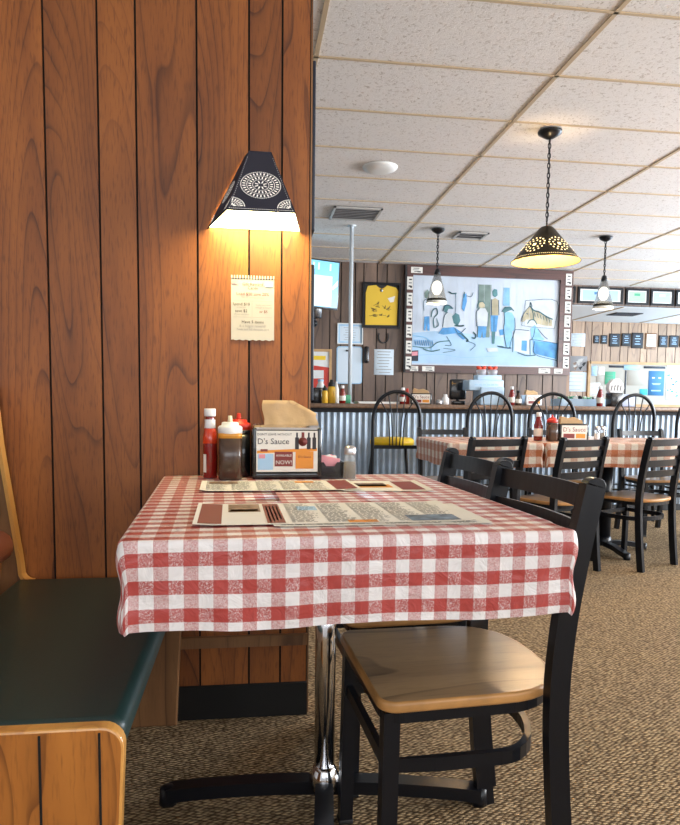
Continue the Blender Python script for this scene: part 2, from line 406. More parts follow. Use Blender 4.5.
def planks(b, xs, z0, z1, y, th, m, axis='X', gap=.006, depth=.006):
    """vertical boards facing -Y (or along Y when axis='Y'), with black grooves between them"""
    for i in range(len(xs)-1):
        a, c = xs[i]+gap/2, xs[i+1]-gap/2
        k = rnd.random()*5+.1
        if axis == 'X': b.box(((a+c)/2, y-depth/2+.0005, (z0+z1)/2), (c-a, depth, z1-z0), m, plank=k)
        else: b.box((y-depth/2*th, (a+c)/2, (z0+z1)/2), (depth, c-a, z1-z0), m, plank=k)
# the panelled partition beside the table
b = MB()
b.box(((XL+.1845)/2, WY+.006+.05, CZ/2), (.1845-XL, .10, CZ), M['groove'])
xs = [XL, -2.2, -2.05, -1.87, -1.76, -1.56, -1.42, -1.30, -1.12, -.98, -.88, -.76, -.569, -.423, -.318, -.147, .003, .100, .1845]
planks(b, xs, 0, CZ, WY+.006, 1, M['panel'])
b.box((.187, WY+.055, CZ/2), (.005, .11, CZ), M['board'])
struct(b.build('wall_partition'))
b = MB(); b.box(((XL+.1845)/2, WY-.006, .052), (.1845-XL, .014, .104), M['groove']); struct(b.build('baseboard_partition'))
b = MB(); b.box(((XL+.1845)/2, WY-.008, .244), (.1845-XL, .016, .034), M['board']); struct(b.build('trim_3'))
# mural wall, soffit and far wall
b = MB()
b.box(((XL+3.95)/2, 8.15, CZ/2), (3.95-XL, .09, CZ), M['groove'])
xs = [XL]; w = [.10, .16, .12, .21, .13, .17]
i = 0
while xs[-1] < 3.95-.12: xs.append(xs[-1]+w[i % 6]); i += 1
xs[-1] = 3.95
planks(b, xs, 0, CZ, 8.10, 1, M['panel_grey'], gap=.012)
b.box((3.955, 9.4, CZ/2), (.06, 2.6, CZ), M['board'])
struct(b.build('wall_mural'))
b = MB(); b.box(((3.95+XR)/2, 9.03, (2.385+CZ)/2), (XR-3.95, .04, CZ-2.385), M['groove'])
xs = [3.95+.125*i for i in range(31)]
planks(b, xs, 2.385, CZ, 9.01, 1, M['panel_grey'], gap=.008); struct(b.build('wall_soffit'))
b = MB(); b.box(((3.95+XR)/2, YF+.05, 1.3), (XR-3.95+.2, .09, 2.6), M['groove'])
xs = [3.98]; w = [.17, .14, .22, .12, .19, .15]; i = 0
while xs[-1] < XR: xs.append(xs[-1]+w[i % 6]); i += 1
planks(b, xs, 0, 2.40, YF, 1, M['panel_pale'], gap=.012); struct(b.build('wall_far'))
b = MB(); b.box((XL-.05, (YB+YF)/2, CZ/2), (.1, YF-YB, CZ), M['wallw']); struct(b.build('wall_left'))
# right and rear walls are rows of windows (daylight)
def window_wall(name, horizontal, pos, a0, a1, wins, z0=.85, z1=2.35):
    b = MB()
    def bx(u0, u1, za, zb, mm):
        if horizontal: b.box(((u0+u1)/2, pos, (za+zb)/2), (u1-u0, .12, zb-za), mm)
        else: b.box((pos, (u0+u1)/2, (za+zb)/2), (.12, u1-u0, zb-za), mm)
    bx(a0, a1, 0, z0, M['wallw']); bx(a0, a1, z1, CZ, M['wallw'])
    cur = a0
    for (u0, u1) in wins: bx(cur, u0, z0, z1, M['wallw']); cur = u1
    bx(cur, a1, z0, z1, M['wallw'])
    struct(b.build(name))
wr = [(-.6, .9), (1.3, 2.9), (3.3, 4.9), (5.3, 6.9), (7.4, 8.8), (9.3, 10.4)]
window_wall('wall_right', False, XR+.06, YB, YF, wr)
wb = [(-1.6, .2), (.7, 2.5), (3.0, 4.8), (5.3, 7.0)]
window_wall('wall_rear', True, YB-.06, XL, XR, wb)
k = 1
for horiz, pos, lst in ((False, XR+.06, wr), (True, YB-.06, wb)):
    for (u0, u1) in lst:
        b = MB()
        for (p, q, za, zb) in ((u0, u0+.05, .85, 2.35), (u1-.05, u1, .85, 2.35), (u0, u1, .85, .9), (u0, u1, 2.3, 2.35), ((u0+u1)/2-.02, (u0+u1)/2+.02, .85, 2.35)):
            if horiz: b.box(((p+q)/2, pos, (za+zb)/2), (q-p, .06, zb-za), M['white'])
            else: b.box((pos, (p+q)/2, (za+zb)/2), (.06, q-p, zb-za), M['white'])
        struct(b.build('window_%d' % k)); k += 1
# dark edge strips on the end of the partition
for j, (za, zb, w) in enumerate(((1.50, 1.99, .011), (.99, 1.40, .011))):
    b = MB(); b.bbox((.1885+w/2, WY+.05, (za+zb)/2), (w, .09, zb-za), M['navy'], .003)
    tag(b.build('edge_panel', origin=(.190, WY+.05, za)), ('dark narrow board on the end of the wood partition, the upper one' if j == 0 else 'dark narrow board on the end of the wood partition, the lower one beside the television'), 'board')

# ------------------------------------------------------------------ checked tablecloth + table
def cloth(name, w, l, z, drop, m, wave=.006, seed=0, amp=.006, cr=.009, hemdrop=.0, parent=None, waven=26, dents=()):
    """draped vinyl cloth centred at the origin; UV in metres"""
    b = MB(); rn = random.Random(seed)
    n = 10
    per = []
    def side(ax, ay, bx, by, k):
        for i in range(k): t = i/k; per.append((ax+(bx-ax)*t, ay+(by-ay)*t))
    W, Lh = w/2, l/2
    seq = [(W-cr, Lh-cr, 0), (-W+cr, Lh-cr, 90), (-W+cr, -Lh+cr, 180), (W-cr, -Lh+cr, 270)]
    for q, (cx, cy, a) in enumerate(seq):
        for i in range(6):
            t = R(a+90*i/5); per.append((cx+cr*math.cos(t), cy+cr*math.sin(t), math.cos(t), math.sin(t)))
        nx = seq[(q+1) % 4]; x0, y0 = per[-1][:2]; x1, y1 = nx[0]+cr*math.cos(R(nx[2])), nx[1]+cr*math.sin(R(nx[2]))
        k = int((abs(x1-x0)+abs(y1-y0))/.012); nn = (per[-1][2], per[-1][3])
        for i in range(1, k): per.append((x0+(x1-x0)*i/k, y0+(y1-y0)*i/k, *nn))
    K = len(per); vs = []; uv = []
    ks = [.0, .25, .5, .7, .85, .94, .985]
    for s in ks:
        for p in per:
            x, y = p[0]*s, p[1]*s
            vs.append((x, y, z+noise.noise(Vector((x*9, y*9, seed)))*.0006*min(1, s*2-.5) if s > .25 else z)); uv.append((x, y))
    # edge + skirt
    arc = [(0.0, 0.0, 0.0), (.004, -.0008, .004), (.007, -.004, .008), (.0085, -.009, .013)]
    steps = [a for a in arc]
    for i in range(1, 13): d = .009+(drop-.009)*i/12; steps.append((.0085, -d, .004+d))
    for (off, dz, al) in steps:
        for j, p in enumerate(per):
            x, y, nx, ny = p
            t = max(0, (-dz-.009)/(drop-.009)); u = x*ny*-1+y*nx
            cn = math.exp(-min(abs(abs(x)-W), 9)**2/.0016)*math.exp(-min(abs(abs(y)-Lh), 9)**2/.0016)
            wv = amp*t*(math.sin(u*waven+seed)+.6*math.sin(u*waven*2.3+1.7*seed))+amp*1.2*t*noise.noise(Vector((x*14, y*14, -dz*9+seed)))
            wv += cn*t*.003*math.sin(t*2.6) + cn*.004*math.sin(t*9)
            o = off+max(wv, -.006*t)-.003*t
            if nx > .9:
                for (dy_, dd) in dents: o -= dd*min(1, t*3+.35)*math.exp(-((y-dy_)/.035)**4)
            hz = dz-(hemdrop*t*(cn))+.003*t*math.sin(u*17+seed)
            vs.append((x+nx*o, y+ny*o, z+hz)); uv.append((x+nx*(al), y+ny*(al)))
    rows = len(ks)+len(steps); fs = []
    for i in range(rows-1):
        for j in range(K): fs.append((i*K+j, i*K+(j+1) % K, (i+1)*K+(j+1) % K, (i+1)*K+j))
    b.add(vs, fs[K:], m, True); b.add([], [], m)
    b.f.append(list(range(K, 2*K))); b.m.append(0); b.sm.append(False); b.pl.append(0)
    for i, q in enumerate(uv): b.uv[i] = q
    return b.build(name, parent)

TZ = .762
tc_ = Vector((.166, 1.590, 0)); trz = R(2.7)
def table(loc, rz, w, l, label, cloth_mat, clabel, z=TZ, drop=.155, mat_col='chrome', seed=1, chrome=True, group=None, **kw):
    t = thing('pedestal_table', label, 'table', loc, rz, group)
    b = MB(); b.bbox((-.004, 0, z-.0185), (w-.040 if chrome else w-.006, l-.006, .030), M['blackm'], .006); b.build('tabletop', t)
    b = MB(); cm = M['chrome'] if chrome else M['black']; r = .025 if chrome else .045
    b.tube([(0, 0, .05), (0, 0, z-.045)], r, cm, 28); b.lathe([(r+.012, .045), (r+.012, .075), (r+.004, .09), (r, .10)], cm, 28)
    o_ = b.build('column', t); o_.location.x = .020 if chrome else 0
    b = MB(); b.bbox((0, 0, z-.04), (.34, .34, .012), M['black'], .003); o_ = b.build('top_plate', t); o_.location.x = .020 if chrome else 0
    for k in range(4):
        b = MB(); T = TT((0, 0, 0), rz=k*PI/2-(R(9.3) if chrome else 0))
        L_ = .382 if chrome else .30
        path = bez([(0.02, 0, .050), (.15, 0, .047), (L_-.08, 0, .036), (L_, 0, .026)], 5)
        b.tube(path, 0, M['black'], T=T, flat=(.032, .044), up=(0, 0, 1))
        b.lathe([(.022, 0), (.022, .012), (.02, .040), (.012, .044)], M['black'], 16, T=T @ TT((L_, 0, 0)))
        o_ = b.build('foot', t); o_.location.x = .020 if chrome else 0
    c = cloth('tablecloth', w, l, z, drop, cloth_mat, seed=seed, **kw)
    c.location = loc; c.rotation_euler = (0, 0, rz); tag(c, clabel, 'tablecloth'); return t
table(tc_, trz, .770, .965, 'square table on a chrome column with black cross foot, beside the wood wall', M['ging'],
      'red and white gingham vinyl cloth over the nearest table', amp=.0022, drop=.150, hemdrop=.0, dents=((-.435, .020), (-.055, .004)))

# ------------------------------------------------------------------ ladder-back chair (front = -X)
def ladder_chair(label, loc, rz, group):
    t = thing('ladder_back_chair', label, 'chair', loc, rz, group)
    # seat
    pts = []
    for cx, cy, a0 in ((-.155, -.165, 180),):
        for i in range(7): q = R(180+90*i/6); pts.append((-.155+.035*math.cos(q), -.165+.035*math.sin(q)))
    for i in range(19):
        q = R(-90+180*i/18); pts.append((.035+.165*math.copysign(abs(math.cos(q))**.8, math.cos(q)), .196*math.copysign(abs(math.sin(q))**.75, math.sin(q))))
    for i in range(7): q = R(90+90*i/6); pts.append((-.155+.035*math.cos(q), .165+.035*math.sin(q)))
    b = MB(); b.prism(pts, 'Z', .434, .455, M['seat'], r=.006, seg=3, edge=M['seat_edge'], smooth=True); b.build('seat', t)
    # seat frame
    fr = [(p[0]*.93, p[1]*.93, .424) for p in pts]
    b = MB(); b.tube(fr, 0, M['black'], closed=True, flat=(.022, .012), up=(0, 0, 1)); b.build('seat_frame', t)
    for s in (-1, 1):
        b = MB(); b.tube([(-.172, s*.178, 0), (-.165, s*.172, .43)], 0, M['black'], flat=(.030, .030), up=(1, 0, 0))
        b.bbox((-.172, s*.178, .006), (.034, .034, .012), M['blackm'], .003); b.build('leg', t)
        b = MB(); pth = bez([(.185, s*.192, 0), (.165, s*.192, .18), (.150, s*.192, .40), (.157, s*.192, .56), (.182, s*.192, .72), (.206, s*.192, .836)], 7)
        b.tube(pth, 0, M['black'], flat=(.040, .026), up=(1, 0, 0))
        e = pth[-1]; b.prism([(e.x+.001+.0195*math.cos(R(-22+q)), e.z+.0195*math.sin(R(-22+q))*.8) for q in range(0, 181, 15)], 'Y', e.y-.013, e.y+.013, M['black'], r=.002)
        b.build('back_post', t)
    def xat(z):
        P = [(.40, .150), (.56, .157), (.72, .182), (.836, .206)]
        for (a, x0), (c, x1) in zip(P, P[1:]):
            if z <= c: return x0+(x1-x0)*(z-a)/(c-a)
        return .206
    for k in range(4):
        zc = .812-k*.066; x = xat(zc)
        b = MB(); pth = [(x+.018*(1-(y/.18)**2), y, zc) for y in [-.182+.026*i for i in range(15)]]
        b.tube(pth, 0, M['black'], flat=(.042, .010), up=(0.12, 0, 1)); b.build('back_slat', t)
    # curved stretcher
    pth = [(-.168, -.170, .325)]+[(x, -.176, .325) for x in (-.08, 0, .05)]
    for i in range(1, 18):
        q = R(-90+180*i/18); pth.append((.05+.112*math.cos(q), .176*math.sin(q), .325))
    pth += [(x, .176, .325) for x in (.05, 0, -.08)]+[(-.168, .170, .325)]
    b = MB(); b.tube(pth, 0, M['black'], closed=True, flat=(.026, .014), up=(0, 0, 1)); b.build('stretcher', t)
    return t
G = 'black ladder back chairs at the long checked table'
ch = ladder_chair('nearest ladder back chair, light wood seat fully in view, beside the front table', (.409, 1.345, 0), R(3.5), 'black ladder back chairs')
dup(ch, (.420, 1.805, 0), R(3), 'ladder back chair behind the nearest one, tucked to the front table', 'black ladder back chairs')
# facing away: front = +Y  -> rotate by -90
for (x, y, a, lb) in ((1.345, 3.87, -72, 'left chair on the near side of far tables'),
                      (1.835, 3.85, -66, 'chair between two others, before the napkin holder'),
                      (2.405, 3.95, -63, 'chair rightmost on the near side of far tables')):
    o = dup(ch, (x, y, 0), R(a), 'black '+lb, G); o.scale = (.95, .95, .95)
for (x, y, a, lb) in ((1.50, 4.93, 92, 'black ladder back chair behind the far tables, at their left end'),
                      (2.38, 4.95, 84, 'black ladder back chair behind the middle of the far table row'),
                      (3.15, 4.93, 92, 'black ladder back chair behind the right part of far tables')):
    o = dup(ch, (x, y, 0), R(a), lb, G); o.scale = (.95, .95, .95)

# far tables (one row under one long cloth look)
for (x, w_, sd, l1, l2) in ((1.490, .59, 3, 'far table at the left end of the row, black pedestal', 'russet checked cloth on the leftmost far table'),
                            (2.42, 1.21, 5, 'far table in the middle of the row, black pedestal, sauces on it', 'russet checked cloth on the middle far table'),
                            (3.42, .74, 7, 'far table at the right end of the row, black pedestal', 'russet checked cloth on the far table running out of the picture')):
    table((x, 4.33, 0), 0, w_, .76, l1, M['ging_o'], l2, chrome=False, seed=sd, z=.755, amp=.0012, drop=.15, group='far checked tables')

# ------------------------------------------------------------------ booth bench
t = thing('booth_bench', 'orange oak booth bench with a dark green vinyl seat at the left', 'bench', (-.43, 1.58, 0))
def L(v): return v
ox, oy = -.43, 1.58
def LP(x, y, z): return (x-ox, y-oy, z)
for (y0, y1, nm) in ((1.072, 1.100, 'near'), (2.040, 2.075, 'far')):
    b = MB()
    r = .035
    fx0, fx1 = (-.20, -.228)       # front edge x at the seat, at the floor
    outer = [(-.80, 0), (-.215, 0)]
    for i in range(7): q = R(0+90*i/6); outer.append((-.195-r+r*math.cos(q), .468-r+r*math.sin(q)))
    zz = .468 if nm == 'near' else .452
    if nm == 'far': outer = outer[:2]+[(x, z-.016) for x, z in outer[2:]]
    outer += [(-.625, zz)]
    for i in range(1, 6): q = R(270-90*i/6); outer.append((-.625+.032*math.cos(q)+0, zz+.032+.032*math.sin(q)))
    outer += [(-.66, .52), (-.705, .85), (-.72, 1.02), (-.80, 1.02)]
    P = [(x-ox, z) for x, z in outer]
    b.prism(P, 'Y', y0-oy, y1-oy, M['oak'] if nm == 'near' else M['board'], r=.004, seg=2, edge=M['oak_edge'] if nm == 'near' else M['board'], smooth=False)
    e = b.build('end_panel', t)
    if nm == 'far':
        g = MB(); q = [p for p in P if p[0] < -.60-ox and p[0] > -.79-ox and p[1] > .3][:12]
        g.tube([(p[0]+.004, y0-oy+.012, p[1]+.002) for p in q], 0, M['oak_edge'], flat=(.036, .010), up=(0, 1, 0)); g.build('golden_edge', e)
    if nm == 'near':
        g = MB()
        for gx in (-.322, -.232): g.box((gx-ox, y0-oy-.0006, .24), (.0035, .003, .44), M['groove'])
        g.build('routed_groove', e)
b = MB()      # cushion with rounded edges and a fall to the front
pr = rrect(-.665-ox, .405, -.198-ox, .4675, .024, 6)
b.prism(pr, 'Y', 1.102-oy, 2.038-oy, M['green_vinyl'], r=.018, seg=5, smooth=True)
cu = b.build('seat_cushion', t)
b = MB(); b.tube([(-.640-ox, 1.106-oy, .4605), (-.24-ox, 1.106-oy, .4605)], .0035, M['green_vinyl'], 8)
for i in range(60): b.box((-.635-ox+i*.0068, 1.114-oy, .4655), (.0035, .0012, .0012), M['stitch'])
b.build('piping', cu)
b = MB(); b.box((-.245-ox, 1.57-oy, .365), (.02, .94, .08), M['board']); b.build('seat_rail', t)
b = MB(); b.box((-.45-ox, 1.57-oy, .385), (.42, .94, .035), M['board']); b.build('seat_base', t)
b = MB(); b.prism([(x-ox, z) for x, z in [(-.80, .40), (-.72, .40), (-.70, .52), (-.735, .86), (-.75, 1.0), (-.80, 1.0)]], 'Y', 1.10-oy, 2.04-oy, M['oak']); b.build('back_board', t)
b = MB(); T = None
b.tube([(-.712-ox, 1.115-oy, .565), (-.712-ox, 2.03-oy, .565)], .046, M['salmon'], 20); b.build('lumbar_roll', t)
b = MB(); b.prism([(x-ox, z) for x, z in [(-.755, .60), (-.715, .60), (-.697, .66), (-.71, .85), (-.74, .96), (-.77, .97)]], 'Y', 1.12-oy, 2.03-oy, M['green_vinyl'], r=.008, smooth=True); b.build('back_cushion', t)

# ------------------------------------------------------------------ wall sconce
t = thing('wall_sconce', 'dark punched tin half-pyramid lamp glowing on the wood wall', 'lamp', (.0165, WY, 1.49))
sx, sz = .0165, 1.49
bw0, bw1, bf0, bf1 = (-.118-sx, .156-sx, -.056-sx, .127-sx)     # bottom: wall edge, front edge
tw0, tw1, tf0, tf1 = (-.018-sx, .080-sx, .003-sx, .066-sx)
yb, yt = 1.895-WY, 2.043-WY; zt = 1.703-sz
Fb0, Fb1, Ft0, Ft1 = Vector((bf0, yb, .006)), Vector((bf1, yb, .006)), Vector((tf0, yt, zt)), Vector((tf1, yt, zt))
Wb0, Wb1, Wt0, Wt1 = Vector((bw0, -.002, .0)), Vector((bw1, -.002, .0)), Vector((tw0, -.002, zt)), Vector((tw1, -.002, zt))
for (A_, B_, C_, D_) in ((Wb0, Fb0, Ft0, Wt0), (Wb1, Fb1, Ft1, Wt1)):      # keep the side faces flat
    nn_ = (B_-A_).cross(C_-A_); D_.x = A_.x-(nn_.y*(D_.y-A_.y)+nn_.z*(D_.z-A_.z))/nn_.x
def slab(b, q, th, mo, mi_):
    n = (q[1]-q[0]).cross(q[3]-q[0]).normalized()
    q2 = [p-n*th for p in q]
    b.quad(q, mo); b.quad(q2[::-1], mi_)
    for i in range(4): j = (i+1) % 4; b.quad([q[i], q2[i], q2[j], q[j]], mo)
b = MB()
slab(b, [Fb0, Fb1, Ft1, Ft0], .0015, M['tin'], M['white_in'])
slab(b, [Wb0, Fb0, Ft0, Wt0], .0015, M['tin'], M['white_in'])
slab(b, [Fb1, Wb1, Wt1, Ft1], .0015, M['tin'], M['white_in'])
b.quad([Ft0, Ft1, Wt1, Wt0], M['tin'])
sh = b.build('lamp_shade', t)
sh_in = None
b = MB()   # rim strips + folded ridges
for (p, q) in ((Fb0, Fb1), (Wb0, Fb0), (Fb1, Wb1), (Fb0, Ft0), (Fb1, Ft1), (Ft0, Ft1)): b.tube([p, q], .0016, M['tin'], 6)
b.build('folded_edge', sh)
b = MB(); b.box((0+.0025, -.003, zt/2), (.06, .004, zt-.02), M['white_in']); b.box((.0025, -.03, .12), (.018, .05, .018), M['white']); b.build('back_plate', t)
b = MB(); b.quad([(bw0+.004, -.004, .004), (bw1-.004, -.004, .004), (bf1-.003, yb+.004, .009), (bf0+.003, yb+.004, .009)], M['diffuser']); b.build('diffuser', t)
b = MB(); b.sphere((.0025, -.06, .085), .024, M['bulbw'], 20, sz=1.2); b.lathe([(.013, .11), (.013, .145)], M['white'], 14, c=(.0025, -.06, 0)); b.build('light_bulb', t)
# punched pattern on the front and left faces
def face_map(A, B, C, D):
    n = (B-A).cross(D-A).normalized()
    def f(u, v): return (A*(1-u)+B*u)*(1-v)+(D*(1-u)+C*u)*v + n*.0008
    return f
b = MB()
n_ = (Fb1-Fb0).cross(Ft0-Fb0).normalized()
ux = (Fb1-Fb0).normalized(); vx = n_.cross(ux).normalized()
cen = (Fb0+Fb1)/2*(1-.42)+(Ft0+Ft1)/2*.42
def slit(c, ang, ln, wd, ux_, vx_, nn, mm):
    d = ux_*math.cos(ang)+vx_*math.sin(ang); e = -ux_*math.sin(ang)+vx_*math.cos(ang); c = c+nn*.0009
    b.quad([c-d*ln/2-e*wd/2, c+d*ln/2-e*wd/2, c+d*ln/2+e*wd/2, c-d*ln/2+e*wd/2], mm)
def ring(c, r, cnt, ln, wd, radial, a0=0, a1=2*PI, ux_=ux, vx_=vx, nn=n_, mm=None, sqz=1):
    for i in range(cnt):
        a = a0+(a1-a0)*(i+.5)/cnt
        p = c+ux_*r*math.cos(a)*sqz+vx_*r*math.sin(a); slit(p, a if radial else a+PI/2, ln, wd, ux_, vx_, nn, mm or M['punch'])
def medal(c, k=1, **q):
    ring(c, .055*k, 60, .0040*k, .0020*k, False, **q)
    ring(c, .0468*k, 30, .0085*k, .0034*k, True, **q)
    ring(c, .0385*k, 44, .0040*k, .0018*k, False, **q)
    ring(c, .0305*k, 20, .0080*k, .0034*k, True, **q)
    ring(c, .0225*k, 26, .0040*k, .0016*k, False, **q)
    ring(c, .0125*k, 8, .0100*k, .0030*k, True, **q)
medal(cen)
fm = face_map(Fb0, Fb1, Ft1, Ft0)
for (s, a0, a1) in ((0, 0, PI/2), (1, PI/2, PI)):
    c = fm(.045 if s == 0 else .955, .05)
    for (r, cnt, rad) in ((.036, 14, False), (.0275, 6, True), (.019, 7, False), (.010, 3, True)): ring(c, r, cnt, .009 if rad else .004, .003 if rad else .0018, rad, a0, a1)
for i in range(34): slit(fm(.03+.94*i/33, .022), 0, .003, .0014, ux, vx, n_, M['punch'])
for i in range(26):
    for u in (.03, .97): slit(fm(u, .03+.85*i/25), 0, .0014, .0014, ux, vx, n_, M['punch'])
b.build('punched_pattern', sh); b = MB()
# left face
n2 = (Fb0-Wb0).cross(Wt0-Wb0).normalized(); u2 = (Fb0-Wb0).normalized(); v2 = n2.cross(u2).normalized()
f2 = face_map(Wb0, Fb0, Ft0, Wt0)
medal(f2(.5, .40), .62, ux_=u2, vx_=v2, nn=n2)
for (s, a0, a1) in ((0, 0, PI/2), (1, PI/2, PI)):
    c = f2(.05 if s == 0 else .95, .05)
    for (r, cnt, rad) in ((.027, 11, False), (.019, 5, True), (.011, 5, False)): ring(c, r, cnt, .009 if rad else .004, .003 if rad else .0018, rad, a0, a1, u2, v2, n2)
b.build('punched_pattern', sh)

# ------------------------------------------------------------------ reward notice on the wall
t = thing('notice_sheet', 'spiral-torn white price notice pinned to wood wall below the sconce', 'notice', (.014, WY+.0035, 1.26))
b = MB()
rr = [(-.064+.128*i/24, 1) for i in range(25)]
vs = []; fs = []
for j in range(9):
    for i in range(25):
        x = -.064+.128*i/24; z = -.092+.184*j/8
        if j == 0: z += .0015*math.sin(i*1.7)
        vs.append((x, -.003-.004*max(0, (4-j)/4)**2-.001*math.sin(i/24*PI), z))
for j in range(8):
    for i in range(24): k = j*25+i; fs.append((k, k+1, k+26, k+25))
b.add(vs, fs, M['notice'], True)
for i in range(16): x = -.062+.124*i/15; b.box((x, -.0045, .0945), (.0042, .001, .009), M['notice'])
pg = b.build('sheet', t)
b = MB()
for i in range(15): x = -.058+.124*i/15; b.box((x, -.0048, .0895), (.0036, .0006, .0036), M['blackm'])
def tx(s, x, z, size, m='ink'): b.text(s, size, M[m], FACE(x, -.0062, z), depth=.0001)
tx('Gift Reward', .0, .073, .0125); tx('Cards', .0, .062, .0125)
tx('Load $50 save 20%', 0, .044, .0125, 'maroon'); tx('with any purchase of a card', 0, .034, .006, 'inkg')
tx('Spend $10', -.034, .014, .012, 'ink'); tx('on one visit', -.034, .005, .006, 'inkg'); tx('save $2', -.034, -.006, .012); tx('off your next meal', -.034, -.016, .006, 'inkg')
tx('Spend one more', .032, .013, .007, 'inkg'); tx('and get a reward', .032, .005, .007, 'inkg'); tx('or $5', .032, -.007, .011, 'maroon')
tx('Have 5 items', 0, -.038, .0125); tx('& a bigger reward?', 0, -.050, .0105, 'inkg'); tx('Trade and full discount card', 0, -.060, .0085, 'inkg')
tx('save $2', 0, -.077, .0125, 'maroon')
b.box((0, -.0062, .024), (.115, .0002, .0006), M['inkg']); b.box((0, -.0062, -.024), (.115, .0002, .0006), M['inkg']); b.box((-.002, -.0062, 0), (.0006, .0002, .046), M['inkg'])
b.box((.048, -.006, .074), (.022, .0006, .014), M['lblue']); b.box((-.052, -.006, .078), (.016, .0006, .010), M['pink'])
b.build('printed_text', t)

# ------------------------------------------------------------------ things on the near table
CT = TZ+.0009
def bottle(name, label, loc, prof_parts, cat='bottle', group=None, sq=None):
    t = thing(name, label, cat, loc, 0, group)
    for nm, prof, m, s in prof_parts:
        b = MB(); b.lathe(prof, m, 24, sq=s); b.build(nm, t)
    return t
kb = thing('ketchup_bottle', 'glass ketchup bottle with a white cap, at left on the near table by the wall', 'bottle', (-.108, 1.985, CT))
b = MB(); b.lathe([(.018, 0), (.0205, .004), (.0205, .095), (.0205, .112), (.0145, .150), (.0125, .172), (.0125, .182)], M['ketchup'], 28); bb = b.build('glass_body', kb)
b = MB(); b.lathe([(.0200, .100), (.0208, .101), (.0206, .115), (.0160, .143), (.015, .144)], M['ketchup_hi'], 28); b.build('shoulder', kb)
b = MB(); b.lathe([(.0155, .144), (.0158, .145), (.0150, .168), (.0145, .169)], M['cap'], 24); b.build('neck_label', kb)
b = MB(); b.lathe([(.0155, .178), (.0165, .180), (.0165, .198), (.015, .2)], M['cap'], 24); b.build('cap', kb)
b = MB()
ang = [R(225+8*i) for i in range(-2, 3)]
vs = [(.0211*math.cos(a), .0211*math.sin(a), z) for z in (.018, .070) for a in ang]
b.add(vs, [(i, i+1, i+6, i+5) for i in range(4)], M['paper'], True); b.build('label', kb)
def squeeze(label, loc, body, capm, noz, group=None, neck=None, h=.130, r=.0335, sq=4):
    t = thing('squeeze_bottle', label, 'bottle', loc, R(0), group)
    b = MB(); b.lathe([(r-.004, 0), (r, .004), (r-.001, h*.5), (r, h-.012)], body, 28, sq=sq); b.build('bottle_body', t)
    b = MB(); b.lathe([(r, h-.012), (r, h), (r-.003, h+.002)], neck or body, 28, sq=sq); b.build('bottle_neck', t)
    b = MB(); b.lathe([(r-.001, h), (r+.001, h+.001), (r+.001, h+.018), (r-.003, h+.022), (r-.009, h+.024), (r-.010, h+.031), (r-.014, h+.033)], capm, 28); c = b.build('cap', t)
    b = MB(); b.lathe([(.0085, h+.032), (.0065, h+.038), (.0055, h+.050), (.004, h+.051)], noz, 14); b.build('nozzle', c)
    return t
squeeze('squeeze bottle of brown sauce with white lid and ivory nozzle, near table', (-.050, 1.952, CT), M['sauce'], M['cap'], M['ivory'], neck=M['amber'])
squeeze('black squeeze bottle with a red lid, between the brown sauce and napkin dispenser', (-.027, 2.036, CT), M['bplastic'], M['redp'], M['redp'], h=.136, r=.034)

